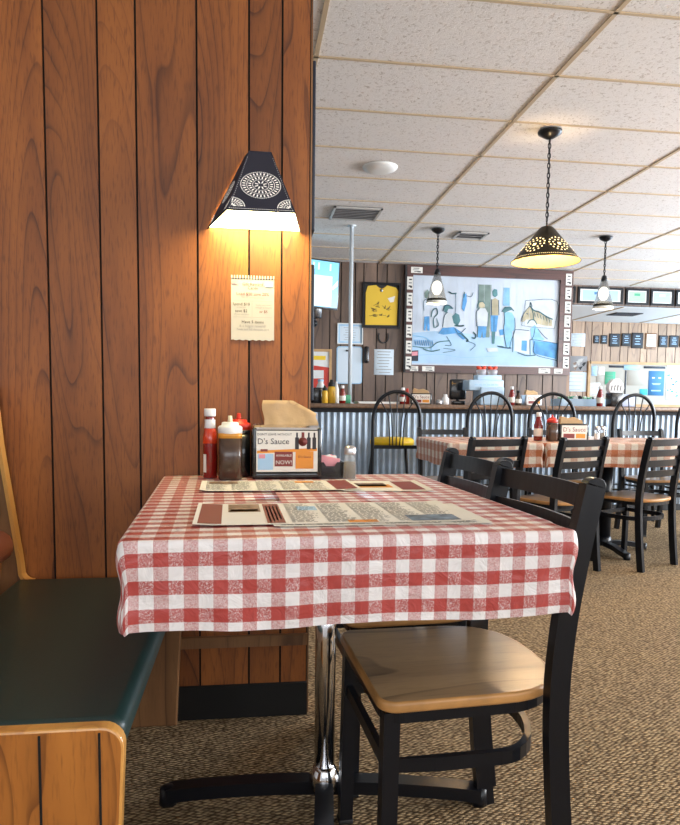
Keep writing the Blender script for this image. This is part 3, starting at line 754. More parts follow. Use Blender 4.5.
# napkin dispenser
def napkin_dispenser(label, loc, rz=0, simple=False):
    t = thing('napkin_dispenser', label, 'dispenser', loc, rz)
    b = MB()
    P = [(-.1005, -.052), (.1005, -.052), (.0995, .052), (-.0995, .052)]
    b.bbox((-.0935, 0, .074), (.014, .112, .148), M['bplastic'], .006, 3)
    b.bbox((.0935, 0, .074), (.014, .112, .148), M['bplastic'], .006, 3)
    b.bbox((0, 0, .010), (.190, .106, .020), M['bplastic'], .006, 3)
    b.box((0, .05, .075), (.18, .004, .13), M['bplastic'])
    b.build('housing', t)
    b = MB()
    pts = [(-.052, .142), (-.050, .148), (-.038, .154), (-.012, .156), (-.012, .150), (-.046, .142)]
    b.prism(pts, 'X', -.093, .093, M['chrome'], smooth=False); pts2 = [(-p[0], p[1]) for p in pts]; b.prism(pts2, 'X', -.093, .093, M['chrome'])
    b.build('chrome_top', t)
    ph = MB(); ph.box((0, -.0545, .080), (.176, .003, .118), M['paper']); pf = ph.build('advert_card', t)
    b = MB(); Y = -.0565
    b.text("DON'T LEAVE WITHOUT", .0088, M['ink'], FACE(-.0855, Y, .1285), align='LEFT', depth=.0001)
    b.text("D's Sauce", .0235, M['ink'], FACE(-.0855, Y, .108), align='LEFT', depth=.0001)
    b.quad([(-.086, Y+.0006, .074), (.086, Y+.0006, .081), (.086, Y+.0006, .026), (-.086, Y+.0006, .026)], M['maroon'])
    b.quad([(-.086, Y+.0004, .082), (.086, Y+.0004, .090), (.086, Y+.0004, .081), (-.086, Y+.0004, .074)], M['orange'])
    b.box((-.062, Y+.0004, .050), (.044, .0004, .046), M['lblue']); b.box((-.072, Y+.0002, .066), (.018, .0004, .012), M['pink']); b.box((-.066, Y, .083), (.020, .0004, .007), M['maroon'])
    b.box((-.010, Y, .058), (.052, .0006, .042), M['maroon']); b.box((.050, Y, .055), (.052, .0006, .050), M['orange'])
    b.text('AVAILABLE', .0092, M['paper'], FACE(-.0095, Y-.0009, .068), depth=.0001); b.text('NOW!', .0165, M['paper'], FACE(-.0095, Y-.0009, .048), depth=.0001)
    b.text("D's Sauce", .0095, M['maroon'], FACE(.050, Y-.0009, .064), depth=.0001)
    for x in (.028, .062, .078):        # the bottles on the card
        b.box((x, Y+.0003, .103), (.011, .0004, .034), M['ink']); b.box((x, Y+.0003, .126), (.005, .0004, .016), M['ink'])
    b.lathe([(.0001, 0), (.013, .0002)], M['maroon'], 16, T=FACE(.045, Y-.0004, .108)); b.box((.045, Y, .128), (.008, .0004, .014), M['maroon'])
    b.build('advert_print', pf)
    # napkins sticking out
    b = MB(); vs = []; fs = []; n = 24
    top = [.066, .070, .071, .070, .064, .050, .040, .030]
    for s_, yy in ((0, -.012), (1, .010)):
        for j in range(7):
            for i in range(n):
                u = i/(n-1); x = -.066+.158*u
                tp = .228-.001*0 - .0*u
                tp = .226 if u < .55 else .226-.038*((u-.55)/.45)
                z = .145+(tp-.145)*j/6
                yv = yy*(1-j/6*.75)-.010*math.sin(u*9+s_*2)*(j/6)*.5+.005*noise.noise(Vector((u*6, j*.6, s_)))
                vs.append((x+.004*math.sin(j), yv, z))
        o_ = s_*7*n
        for j in range(6):
            for i in range(n-1): k = o_+j*n+i; fs.append((k, k+1, k+n+1, k+n))
    k0 = 6*n
    for i in range(n-1): fs.append((k0+i, k0+i+1, 7*n+k0+i+1, 7*n+k0+i))
    b.add(vs, fs, M['napkin'], True); b.build('napkins', t)
    return t
napkin_dispenser("napkin dispenser with D's Sauce advert and tan napkins, on the near table", (.110, 2.005, CT), R(1.5))
# packet caddy
t = thing('packet_caddy', 'black plastic caddy of sweetener packets, right of the near napkin dispenser', 'caddy', (.238, 2.005, CT))
b = MB()
b.box((0, 0, .003), (.080, .09, .006), M['bplastic'])
for y in (-.045, .045):
    b.prism([(-.040, 0), (.040, 0), (.042, .048), (.020, .048), (.012, .036), (-.012, .036), (-.020, .048), (-.042, .048)], 'Y', y-.002, y+.002, M['bplastic'])
for x in (-.040, .040): b.box((x, 0, .024), (.004, .09, .048), M['bplastic'])
b.build('tray', t)
for i in range(9):
    s = tag(MB().bbox((0, 0, .030), (.058, .005, .048), M['pink'] if i % 2 == 0 else M['napkinw'], .002).build('sweetener_packet'), 'paper sweetener packet standing in the black caddy', 'packet', 'sweetener packets in the caddy')
    s.location = (.236-.006+rnd.uniform(-.004, .004), 1.970+i*.0085, CT+.006+rnd.uniform(0, .005)); s.rotation_euler = (R(rnd.uniform(-6, 6)), R(rnd.uniform(-16, 14)), R(rnd.uniform(-8, 8)))
# shaker
def shaker(label, loc, fill):
    t = thing('glass_shaker', label, 'shaker', loc)
    b = MB(); b.lathe([(.0185, 0), (.020, .003), (.0185, .045), (.016, .070), (.0155, .076)], M['glass'], 8, smooth=False); b.build('glass_jar', t)
    b = MB(); b.lathe([(.0165, .004), (.0165, .052)], fill, 16); b.build('filling', t)
    b = MB(); b.lathe([(.017, .074), (.0175, .076), (.0175, .088), (.016, .094), (.010, .0985), (.0001, .0995)], M['steel'], 24); b.build('steel_lid', t)
    return t
shaker('pepper shaker with steel lid, right of the packet caddy on the near table', (.290, 1.925, CT), M['pepper'])

# menus
def menu(label, cx, cy, w, l, rz, z, kind):
    t = thing('paper_menu', label, 'menu', (cx, cy, z), rz)
    b = MB(); vs = []; fs = []
    nx, ny = 16, 10
    for j in range(ny+1):
        for i in range(nx+1):
            x = -w/2+w*i/nx; y = -l/2+l*j/ny
            e = max(0, abs(x)/(w/2)-.8)/.2; vs.append((x, y, .0006+.003*e*e*(1 if kind != 'b' else .4)))
    for j in range(ny):
        for i in range(nx): k = j*(nx+1)+i; fs.append((k, k+1, k+nx+2, k+nx+1))
    b.add(vs, fs, M['paper'], True); sh_ = b.build('sheet', t)
    b = MB(); r_ = random.Random(int(cx*1000+cy*77))
    def zz(x): e = max(0, abs(x)/(w/2)-.8)/.2; return .0010+.003*e*e*(1 if kind != 'b' else .4)
    def bar(x0, x1, y0, y1, m): b.quad([(x0, y0, zz(x0)+.0001), (x1, y0, zz(x1)+.0001), (x1, y1, zz(x1)+.0001), (x0, y1, zz(x0)+.0001)], m)
    x_text0, x_text1 = -w/2+.012, w/2-.012
    if kind == 'a':      # main: red block, burger photo, headline panel at the left, photo at the right end
        bar(-w/2+.008, -w/2+.050, -l/2+.01, l/2-.01, M['maroon']); bar(-w/2+.062, -w/2+.125, l*.05, l/2-.012, M['photo']); bar(-w/2+.066, -w/2+.12, l*.08, l*.18, M['orange'])
        bar(-w/2+.132, -w/2+.165, -l/2+.012, l/2-.012, M['maroon']); bar(w/2-.12, w/2-.025, -l/2+.012, -l/2+.075, M['photob'])
        bar(.02, .075, -l/2+.006, -l/2+.032, M['orange']); bar(-.06, -.02, l*.1, l*.3, M['lblue'])
        for k in range(5): bar(-w/2+.014+k*.007, -w/2+.017+k*.007, -l/2+.03, l/2-.03, M['paper'])
        for k in range(4): bar(-w/2+.137+k*.007, -w/2+.140+k*.007, -l/2+.02+k*.01, l/2-.04, M['paper'])
        x_text0 = -w/2+.175
    elif kind == 'c':
        bar(-w/2+.02, -w/2+.095, l*.18, l/2-.012, M['photo']); bar(w*.12, w*.25, l*.25, l*.42, M['orange'])
        bar(w/2-.062, w/2-.008, -l/2+.01, l/2-.01, M['maroon']); bar(w/2-.052, w/2-.018, -l*.1, l*.2, M['paper']); x_text1 = w/2-.07
    elif kind == 'd':
        bar(-w/2+.03, w/2-.09, -l*.2, l*.1, M['orange']); bar(-w/2+.05, w/2-.10, -l*.1, l*.25, M['photo']); bar(w/2-.075, w/2-.015, -l/2+.02, l/2-.02, M['maroon']); bar(w/2-.055, w/2-.035, -l/2+.05, l/2-.04, M['paper'])
        x_text0 = -w/2+.01; x_text1 = -w/2+.03
    ncol = max(1, int((x_text1-x_text0)/.062)); cw = (x_text1-x_text0)/ncol
    for c in range(ncol):
        y = l/2-.014
        while y > -l/2+.012:
            head = r_.random() < .16
            x = x_text0+c*cw+.002
            xe = x_text0+(c+1)*cw-.006-r_.random()*.018
            while x < xe:
                q = min(xe, x+r_.uniform(.005, .014)); bar(x, q, y-(.0040 if head else .0024), y, M['ink']); x = q+.0030
            y -= .0110 if head else .0082
    b.build('menu_print', sh_); return t
menu('unfolded paper menu peeking from under the front menu', .245, 1.312, .405, .245, R(1.2), CT+.0004, 'b')
menu('front paper menu on the near table with a burger photo at its left end', .160, 1.330, .520, .255, R(1.5), CT+.0022, 'a')
menu('paper menu lying nearer the bottles, red corner block at its right end', .080, 1.770, .400, .205, R(2), CT+.0030, 'c')
menu('paper menu with a large food photo, right rear corner of the near table', .350, 1.775, .235, .225, R(-1), CT+.0006, 'd')

# ------------------------------------------------------------------ counter
CY0, CY1, CTOP = 5.88, 6.52, .985
b = MB()
b.bbox((2.95, (CY0+CY1)/2, CTOP-.02), (5.7, CY1-CY0, .040), M['dbrown'], .008, 3)
tag(b.build('counter_worktop', origin=(2.95, 6.2, CTOP-.04)), 'long brown laminate countertop on the corrugated bar', 'countertop')
t = thing('bar_counter', 'long bar clad in corrugated galvanised sheet beneath the brown countertop', 'counter', (2.95, 6.2, 0))
b = MB(); b.box((0, .04, (CTOP-.04)/2), (5.6, .46, CTOP-.0405), M['blackm']); b.build('cabinet_body', t)
b = MB(); vs = []; fs = []; n = int(5.6/.056*8)
for i in range(n+1):
    x = -2.8+5.6*i/n; y = -.21+.009*math.sin(x*2*PI/.056)
    vs += [(x, y, .06), (x, y, CTOP-.042)]
for i in range(n): fs.append((2*i, 2*i+2, 2*i+3, 2*i+1))
b.add(vs, fs, M['galv'], True); b.build('corrugated_sheet', t)
b = MB(); b.box((0, -.215, .03), (5.6, .02, .06), M['blackm']); b.build('toe_kick', t)
b = MB(); b.box((0, -.222, CTOP-.060), (5.6, .012, .035), M['dark']); b.build('top_rail', t)
b = MB(); b.tube([(.964, 6.46, CTOP), (.964, 6.46, CZ-.001)], .019, M['pole'], 16); b.lathe([(.04, 0), (.04, .008), (.02, .012)], M['pole'], 18, c=(.964, 6.46, CTOP)); b.lathe([(.04, -.008), (.04, -.0005)], M['pole'], 18, c=(.964, 6.46, CZ))
tag(b.build('support_pole', origin=(.964, 6.46, CTOP)), 'thin white pole from the countertop up to the ceiling', 'pole')

# bar stools with hoop backs (face +Y)
def hoop_stool(label, loc, rz, cushion, group):
    t = thing('hoop_back_stool', label, 'bar stool', loc, rz, group)
    W = .195; zt = 1.085; zb = .60; yb = -.19
    path = [(-W-.015, yb-.03, 0), (-W-.006, yb-.01, .35), (-W, yb, zb), (-W, yb, .84)]
    for i in range(1, 20):
        q = PI-PI*i/20; path.append((W*math.cos(q)*1.0, yb-.02*math.sin(q), .84+(zt-.84)*abs(math.sin(q))**.85))
    path += [(W, yb, .84), (W, yb, zb), (W+.006, yb-.01, .35), (W+.015, yb-.03, 0)]
    b = MB(); b.tube(path, .0145, M['black'], 12); b.build('hoop_frame', t)
    b = MB(); b.tube([(-W, yb, .635), (W, yb, .635)], 0, M['black'], flat=(.028, .018), up=(0, 0, 1)); b.build('back_rail', t)
    for k, (xb, xm, xt) in enumerate(((-.055, -.065, -.135), (-.028, -.040, -.070), (0, 0, 0), (.028, .040, .070), (.055, .065, .135))):
        zz_ = .84+(zt-.84)*math.sqrt(max(0, 1-(xt/W)**2))-.01
        b = MB(); b.tube(bez([(xb, yb, .645), (xm*.9, yb-.006, .78), (xm*1.15, yb-.01, .90), (xt, yb-.014, zz_)], 6), .0048, M['black'], 8); b.build('spindle', t)
    b = MB(); b.lathe([(.165, .640), (.185, .648), (.187, .680), (.165, .702), (.05, .708), (.0001, .709)], M[cushion], 32, c=(0, .005, 0)); b.build('seat_cushion', t)
    b = MB(); b.lathe([(.175, .618), (.18, .622), (.18, .640), (.16, .642)], M['black'], 32, c=(0, .005, 0)); b.build('seat_ring', t)
    for s in (-1, 1):
        b = MB(); b.tube([(s*(W+.01), .20, 0), (s*.14, .13, .63)], .0135, M['black'], 10); b.build('leg', t)
    b = MB()
    b.tube([(-.20, yb-.012, .28), (.20, yb-.012, .28)], .009, M['black'], 8); b.tube([(-.18, .165, .28), (.18, .165, .28)], .009, M['black'], 8)
    for s in (-1, 1): b.tube([(s*.20, yb-.012, .28), (s*.18, .165, .28)], .009, M['black'], 8)
    b.build('foot_rail', t); return t
GS = 'hoop back stools along the bar'
st = hoop_stool('black hoop back bar stool with bright yellow seat, leftmost at the bar', (1.205, 5.62, 0), R(-2), 'yellow', GS)
s2 = hoop_stool('black hoop back bar stool in front of the pale blue register', (1.97, 5.60, 0), R(3), 'bplastic', GS)
dup(s2, (2.545, 5.62, 0), R(-5), 'black hoop back bar stool directly behind the sauces on the far table', GS)
dup(s2, (3.24, 5.60, 0), R(4), 'black hoop back bar stool in front of the black and white napkin box', GS)
dup(s2, (3.86, 5.62, 0), R(0), 'black hoop back bar stool cut off at the right picture edge', GS)

# ------------------------------------------------------------------ condiment sets
def small_ketchup(label, loc, h=.19, m='ketchup', cat='bottle', name='ketchup_bottle', cap='cap'):
    t = thing(name, label, cat, loc)
    k = h/.19
    b = MB(); b.lathe([(.026, 0), (.029, .004), (.029, .10*k), (.016, .15*k), (.013, .165*k)], M[m], 20); bd = b.build('bottle_body', t)
    b = MB(); b.lathe([(.0295, .03*k), (.0297, .031*k), (.0297, .08*k), (.0295, .081*k)], M['paper'], 20); b.build('label', t)
    b = MB(); b.lathe([(.016, .160*k), (.017, .162*k), (.016, .186*k), (.012, .19*k)], M[cap], 16); b.build('cap', t)
    return t
def small_box_napkins(label, loc, w=.17, h=.11, rz=0, nm='napkin', dark=True):
    t = thing('napkin_dispenser', label, 'dispenser', loc, rz)
    b = MB(); b.bbox((0, 0, h/2), (w, .11, h), M['bplastic'] if dark else M['steel'], .006); b.build('housing', t)
    b = MB(); b.box((0, -.0565, h*.5), (w*.86, .002, h*.82), M['paper']); cd = b.build('advert_card', t)
    b = MB(); b.text("D's Sauce", w*.20, M['maroon'], FACE(0, -.0580, h*.66), depth=.0001)
    b.box((-w*.18, -.0578, h*.30), (w*.38, .0006, h*.26), M['maroon']); b.box((w*.22, -.0578, h*.30), (w*.32, .0006, h*.26), M['orange']); b.build('advert_print', cd)
    b = MB(); P = [(-w*.40, h), (w*.40, h), (w*.36, h+.022), (w*.10, h+.042), (-w*.12, h+.036), (-w*.34, h+.048), (-w*.40, h+.03)]
    b.prism(P, 'Y', -.018, .014, M[nm], r=.004); b.build('napkins', t)
    return t
ft = .756+.001
small_ketchup('red ketchup bottle standing on the far checked table', (1.875, 4.22, ft), .185)
squeeze('brown squeeze bottle with a red lid on the far checked table', (1.945, 4.17, ft), M['sauce'], M['redp'], M['redp'], h=.118, r=.033)
small_box_napkins('napkin dispenser with tan napkins on the far checked table', (2.095, 4.22, ft), .20, .112)
shaker('salt shaker on the far checked table, right of its napkin dispenser', (2.25, 4.16, ft), M['salt'])
shaker('pepper shaker on the far checked table, right of its napkin dispenser', (2.31, 4.20, ft), M['pepper'])
b = MB(); b.bbox((0, 0, .012), (.09, .06, .024), M['glass'], .006); b.box((0, 0, .014), (.06, .04, .02), M['salt'])
o = b.build('jelly_tray'); o.location = (2.30, 4.32, ft); tag(o, 'small clear tray of packets behind the far shakers', 'tray')

c0 = CTOP+.0005
# bar-top things, left to right
o = MB().bbox((0, 0, .07), (.10, .10, .14), M['bplastic'], .008).build('black_canister'); o.location = (.61, 6.15, c0); tag(o, 'small black canister at the far left end of the counter', 'canister')
def mus(label, loc, k=1.):
    t = thing('mustard_bottle', label, 'bottle', loc)
    b = MB(); b.lathe([(.028*k, 0), (.032*k, .005), (.032*k, .11*k), (.024*k, .135*k)], M['mustard'], 18); b.build('bottle_body', t)
    b = MB(); b.lathe([(.026*k, .132*k), (.027*k, .134*k), (.027*k, .160*k), (.014*k, .166*k), (.012*k, .185*k)], M['blackm'], 16); b.build('cap', t)
mus('tall mustard bottle with a black cap, left group on the counter', (.748, 6.13, c0), 1.15)
mus('short mustard bottle with a black cap, left group on the counter', (.675, 6.02, c0), .85)
b = MB(); b.lathe([(.035, 0), (.04, .004), (.04, .15), (.025, .185), (.025, .2)], M['cap'], 18); b.lathe([(.027, .2), (.028, .202), (.026, .22)], M['lblue'], 14); o = b.build('white_jug'); o.location = (.665, 6.28, c0); tag(o, 'white plastic jug behind the mustard bottles on the counter', 'jug')
small_ketchup('ketchup bottle with white label beside the mustard on the counter', (.838, 6.06, c0), .16)
b = MB(); b.lathe([(.022, 0), (.024, .004), (.022, .13), (.010, .17), (.009, .20)], M['cap'], 16); o = b.build('slim_bottle'); o.location = (.805, 6.22, c0); tag(o, 'slim white bottle behind the counter ketchup', 'bottle')
o = MB().bbox((0, 0, .04), (.09, .08, .08), M['green'], .005).build('green_box'); o.location = (.905, 6.34, c0); tag(o, 'small green box at the foot of the white pole', 'box')
b = MB(); b.prism([(-.20, 0), (.20, 0), (.21, .020), (-.21, .020)], 'Y', -.13, .13, M['white'], r=.003); o = b.build('serving_tray'); o.location = (1.20, 6.25, c0); tag(o, 'flat white serving tray on the counter, right of the white pole', 'tray')
small_ketchup('ketchup bottle beside the tan napkin holder on the counter, left of the register', (1.40, 6.10, c0), .15)
b = MB(); b.lathe([(.02, 0), (.022, .003), (.022, .10), (.012, .13), (.011, .145)], M['redp'], 16); o = b.build('hot_sauce_bottle'); o.location = (1.46, 6.18, c0); tag(o, 'little red sauce bottle at the back of the left napkin holder', 'bottle')
small_box_napkins('napkin holder with tan napkins on the counter, left of the register', (1.575, 6.12, c0), .19, .10, R(-12), 'napkin')
b = MB(); b.lathe([(.03, 0), (.035, .005), (.035, .05), (.018, .075), (.016, .095)], M['cap'], 16); o = b.build('white_shaker'); o.location = (1.80, 6.10, c0); tag(o, 'small white shaker on the counter, left of the register', 'shaker')
b = MB(); b.lathe([(.026, 0), (.03, .004), (.03, .035), (.015, .045)], M['steel'], 16); o = b.build('creamer_cup'); o.location = (1.73, 6.06, c0); tag(o, 'tiny steel creamer cup on the counter beside a white shaker', 'cup')
# register
t = thing('cash_register', 'pale blue stepped cash register standing on the counter below the mural', 'cash register', (2.24, 6.26, c0))
b = MB(); b.bbox((.03, 0, .085), (.23, .22, .17), M['bluebox'], .01); b.build('base', t)
b = MB(); b.bbox((-.02, .02, .185), (.34, .20, .10), M['bluebox'], .01); b.build('display_head', t)
b = MB(); b.bbox((.03, .04, .260), (.24, .12, .05), M['bluebox'], .008); b.build('top_tray', t)
b = MB()
for i in range(6): b.box((-.12+i*.04, -.081, .19), (.028, .003, .012), M['lblue'])
b.build('keys', t)
t = thing('card_terminal', 'black card terminal with screen, left of the pale blue register', 'terminal', (2.03, 6.44, c0))
b = MB(); b.bbox((0, 0, .02), (.12, .09, .04), M['bplastic'], .01); b.build('base', t)
b = MB(); b.bbox((0, .02, .15), (.17, .04, .20), M['bplastic'], .02); b.build('screen_head', t)
b = MB(); b.tube([(0, .02, .03), (0, .02, .1)], .015, M['bplastic'], 12); b.build('neck', t)
for k, x in enumerate((2.205, 2.315)):
    t = thing('gift_tub', 'clear tub with a red bow on top of the register, the %s one' % ('left' if k == 0 else 'right'), 'tub', (x, 6.295, c0+.2855), 0, 'clear tubs with red bows')
    b = MB(); b.lathe([(.040, 0), (.044, .004), (.048, .045), (.040, .052)], M['clearbox'], 20); b.build('tub', t)
    b = MB()
    for s in (-1, 1): b.lathe([(.0001, -.030), (.016, -.018), (.020, 0), (.012, .022), (.0001, .03)], M['red'], 12, T=TT((s*.024, 0, .066), ry=R(62*s)))
    b.sphere((0, 0, .062), .011, M['red'], 10); b.build('bow', t)
small_ketchup('ketchup bottle on the counter, right of the register', (2.43, 6.08, c0), .175)
small_ketchup('dark brown sauce bottle on the counter, right of the register', (2.495, 6.08, c0), .14, 'sauce', cap='blackm')
small_box_napkins('napkin holder with pale napkins on the counter, right of the register', (2.635, 6.12, c0), .17, .10, R(10), 'napkin', False)
t = thing('serving_tub', 'long blue-grey tub of greens on the counter, right of the mural', 'tub', (3.24, 6.34, c0))
b = MB()
b.box((0, 0, .004), (.50, .22, .008), M['bluebox'])
for y in (-.11, .11): b.box((0, y, .035), (.50, .008, .07), M['bluebox'])
for x in (-.25, .25): b.box((x, 0, .035), (.008, .228, .07), M['bluebox'])
b.build('tub', t)
b = MB()
for i in range(60): b.sphere((rnd.uniform(-.22, .22), rnd.uniform(-.08, .08), .06+rnd.uniform(0, .025)), rnd.uniform(.012, .022), M[rnd.choice(['green', 'white', 'blackm', 'lgreen'])], 6)
o = b.build('salad_greens'); o.location = (3.24, 6.34, c0); o['kind'] = 'stuff'; tag(o, 'green and white garnishes heaped in the blue-grey counter tub', 'food')
small_ketchup('lone ketchup bottle on the right of the counter, beside the blue-grey tub', (3.27, 6.02, c0), .19)
t = thing('napkin_dispenser', 'black upright napkin box stuffed with white napkins at right on the counter', 'dispenser', (3.43, 6.05, c0))
b = MB(); b.bbox((0, 0, .065), (.115, .12, .13), M['bplastic'], .008); b.build('housing', t)
b = MB()
P = [(-.06, .125), (.055, .125), (.085, .17), (.07, .22), (.03, .262), (-.03, .258), (-.07, .215), (-.078, .165)]
b.prism(P, 'Y', -.03, .03, M['napkinw'], r=.012, seg=3, smooth=True)
for q in range(4): b.tube([(-.05+q*.03, -.032, .15), (-.04+q*.03, -.034, .20)], .004, M['inkg'], 6)
b.build('napkins', t)
b = MB(); b.bbox((0, 0, .06), (.22, .12, .12), mat('lilac_box', (.42, .46, .62), .5), .01); o = b.build('storage_box'); o.location = (3.64, 6.28, c0); tag(o, 'low lilac box behind the white napkins at right on the counter', 'box')

# ------------------------------------------------------------------ pendant lamps
def chain(b, z0, z1, m, r=.0022):
    n = int((z1-z0)/.030)
    for i in range(n+1):
        zc = z0+(z1-z0)*(i+.5)/(n+1); h = (z1-z0)/(n+1)*.66; pts = []
        for k in range(12):
            q = 2*PI*k/12; x = .0085*math.cos(q); z = h*math.sin(q)
            pts.append((x, 0, zc+z) if i % 2 else (0, x, zc+z))
        b.tube(pts, r, m, 5, closed=True)
t = thing('pendant_lamp', 'large punched dark tin cone pendant with glowing gold inside, on a chain', 'lamp', (1.815, 4.067, 0))
b = MB(); b.lathe([(.0001, -.045), (.02, -.042), (.045, -.028), (.070, -.012), (.073, -.0005)], M['black'], 28, c=(0, 0, CZ-.010)); b.build('ceiling_canopy', t)
b = MB(); chain(b, 2.105, CZ-.05, M['black'], .0032); b.tube([(.004, .004, 2.09), (.005, 0, 2.4), (0, .004, CZ-.04)], .0022, M['black'], 6); b.build('chain', t)
b = MB(); prof = [(.034, 2.075), (.050, 2.060), (.118, 1.975), (.202, 1.872), (.206, 1.867)]
b.open_lathe(prof, M['tin_b'], 40); b.open_lathe([(r-.0015, z-.0015) for r, z in prof], M['gold_in'], 40)
sh = b.build('lamp_shade', t)
b = MB(); b.tube([(.206*math.cos(2*PI*i/40), .206*math.sin(2*PI*i/40), 1.867) for i in range(40)], .003, M['tin_b'], 6, closed=True); b.build('rim', sh)
b = MB()
Ln = math.hypot(.213-.05, 2.06-1.872)
def cone_pt(a, s):      # s 0 top..1 bottom
    r = .050+(.202-.050)*s; z = 2.060+(1.872-2.060)*s
    n = Vector((math.cos(a)*.19, math.sin(a)*.19, .163)).normalized()
    return Vector((r*math.cos(a), r*math.sin(a), z))+n*.0012, n
for k in range(6):
    ac = R(-90+60*k+8)
    b = MB()
    for (rad, cnt) in ((.058, 15), (.036, 9), (.0, 1)):
        for i in range(cnt):
            q = 2*PI*i/cnt; s = .60-rad*math.sin(q)/Ln; rr_ = .050+.152*s; a = ac+rad*math.cos(q)/rr_
            p, n = cone_pt(a, s); u = Vector((-math.sin(a), math.cos(a), 0)); v = n.cross(u)
            d = .0042 if rad else .010
            b.quad([p-u*d-v*d, p+u*d-v*d, p+u*d+v*d, p-u*d+v*d], M['punchg'])
    b.build('punched_medallion', sh)
b = MB()
for i in range(110):
    a = 2*PI*i/110; p, n = cone_pt(a, .955); u = Vector((-math.sin(a), math.cos(a), 0)); v = n.cross(u); d = .0018
    b.quad([p-u*d-v*d, p+u*d-v*d, p+u*d+v*d, p-u*d+v*d], M['punchg'])
b.build('punched_rim', sh)
b = MB(); b.sphere((0, 0, 1.955), .024, M['bulb'], 20, sz=1.2); b.lathe([(.012, 1.978), (.012, 2.03), (.012, 2.06), (.006, 2.085), (.006, 2.10)], M['blackm'], 16); b.build('light_bulb', t)
b = MB()   # spider that carries the shade
for k in range(3): a = 2*PI*k/3; b.tube([(0, 0, 2.077), (.0345*math.cos(a), .0345*math.sin(a), 2.075)], .002, M['black'], 6)
b.build('shade_carrier', t)
def glass_pendant(label, x, y):
    t = thing('pendant_lamp', label, 'lamp', (x, y, 0), 0, 'small smoked glass pendants')
    b = MB(); b.lathe([(.0001, -.045), (.02, -.042), (.045, -.028), (.062, -.012), (.064, -.0005)], M['black'], 24, c=(0, 0, CZ-.010)); b.build('ceiling_canopy', t)
    b = MB(); chain(b, 2.27, CZ-.05, M['black'], .0045); b.build('chain', t)
    b = MB(); b.lathe([(.008, 2.275), (.022, 2.262), (.028, 2.235), (.030, 2.215)], M['black'], 20); b.build('socket_cap', t)
    b = MB(); b.open_lathe([(.030, 2.218), (.055, 2.13), (.075, 2.05), (.092, 1.985)], M['smoke'], 32); sh = b.build('glass_shade', t)
    b = MB(); b.open_lathe([(.0925, 1.988), (.096, 1.972), (.096, 1.966)], M['tin_b'], 32); b.open_lathe([(.096, 1.966), (.099, 1.950), (.096, 1.946)], M['white_in'], 32); b.build('rim', sh)
    b = MB(); b.sphere((0, 0, 2.095), .050, M['bulbw'], 20, sz=1.35); b.build('light_bulb', t)
    return t
g1 = glass_pendant('small smoked glass cone pendant hanging before the mural', 1.783, 6.411)
dup(g1, (3.476, 6.414, 0), 0, 'small smoked glass cone pendant hanging before the framed certificates at right', 'small smoked glass pendants')

# ------------------------------------------------------------------ ceiling fittings
b = MB(); b.lathe([(.05, -.030), (.09, -.026), (.118, -.012), (.125, -.0005)], M['white'], 36, c=(0, 0, CZ-.0005))
o = b.build('smoke_detector'); o.location = (.923, 4.872, 0); tag(o, 'round white disc fitting on the ceiling tiles', 'ceiling fitting')
def vent(label, x, y, w, l, n, fr):
    t = thing('ceiling_vent', label, 'vent', (x, y, CZ-.011), 0)
    b = MB()
    for s in (-1, 1): b.box((s*(w/2-fr/2), 0, -.002), (fr, l, .012), M['vent']); b.box((0, s*(l/2-fr/2), -.002), (w, fr, .012), M['vent'])
    b.build('frame', t)
    b = MB(); b.box((0, 0, .004), (w-fr, l-fr, .004), M['dark']); b.build('backing', t)
    for i in range(n):
        b = MB(); b.box((0, 0, 0), (w-2*fr, .004, .012), M['inkg'], T=TT((0, -l/2+fr+(l-2*fr)*(i+.5)/n, -.003), rx=R(-50))); b.build('louver', t)
vent('square louvered air vent in the ceiling at the left', .93, 6.035, .42, .38, 7, .02)
vent('small dark air vent in the ceiling before the mural', 2.16, 6.60, .30, .26, 3, .02)
b = MB(); b.box((0, 0, 0), (.42, .30, .010), M['dark'])
for i in range(5): b.box((0, -.1+.05*i, -.006), (.38, .01, .004), M['navy'])
o = b.build('ceiling_vent'); o.location = (5.62, 9.72, 2.373); tag(o, 'dark grille in the low pale ceiling above the plaques', 'vent')

# ------------------------------------------------------------------ mural
WF = 8.0955      # face of the mural wall
def strokes(b, pts, w, m, y, closed=False):
    P = [Vector((p[0], 0, p[1])) for p in pts]
    n = len(P)
    for i in range(n-(0 if closed else 1)):
        a, c = P[i], P[(i+1) % n]; d = (c-a)
        if d.length < 1e-6: continue
        d.normalize(); e = Vector((-d.z, 0, d.x))*w/2; a2 = a-d*w*.3; c2 = c+d*w*.3
        b.quad([(q.x, y, q.z) for q in (a2-e, c2-e, c2+e, a2+e)], m)
t = thing('wall_mural', 'wide framed mural of cowboys and a horse in pale blue, on far wall', 'mural', (2.93, WF, 1.37))
mx, mz = 2.93, 1.37
FX0, FX1, FZ0, FZ1 = 1.845-mx, 3.955-mx, 0, 1.262
b = MB()
b.box(((FX0+FX1)/2, -.03, FZ1-.055), (FX1-FX0, .06, .11), M['mural_wood']); b.box(((FX0+FX1)/2, -.03, .045), (FX1-FX0, .06, .09), M['mural_wood'])
b.box((FX0+.05, -.03, (FZ0+FZ1)/2), (.10, .058, FZ1-.15), M['mural_wood']); b.box((FX1-.08, -.03, (FZ0+FZ1)/2), (.16, .058, FZ1-.15), M['mural_wood'])
b.box((FX0+.012, -.0625, FZ1/2), (.024, .006, FZ1), M['blackm'])
fr = b.build('frame', t)
b = MB(); b.box(((FX0+FX1)/2-.02, -.012, FZ1/2), (FX1-FX0-.16, .02, FZ1-.14), M['m_bg']); b.build('painted_board', t)
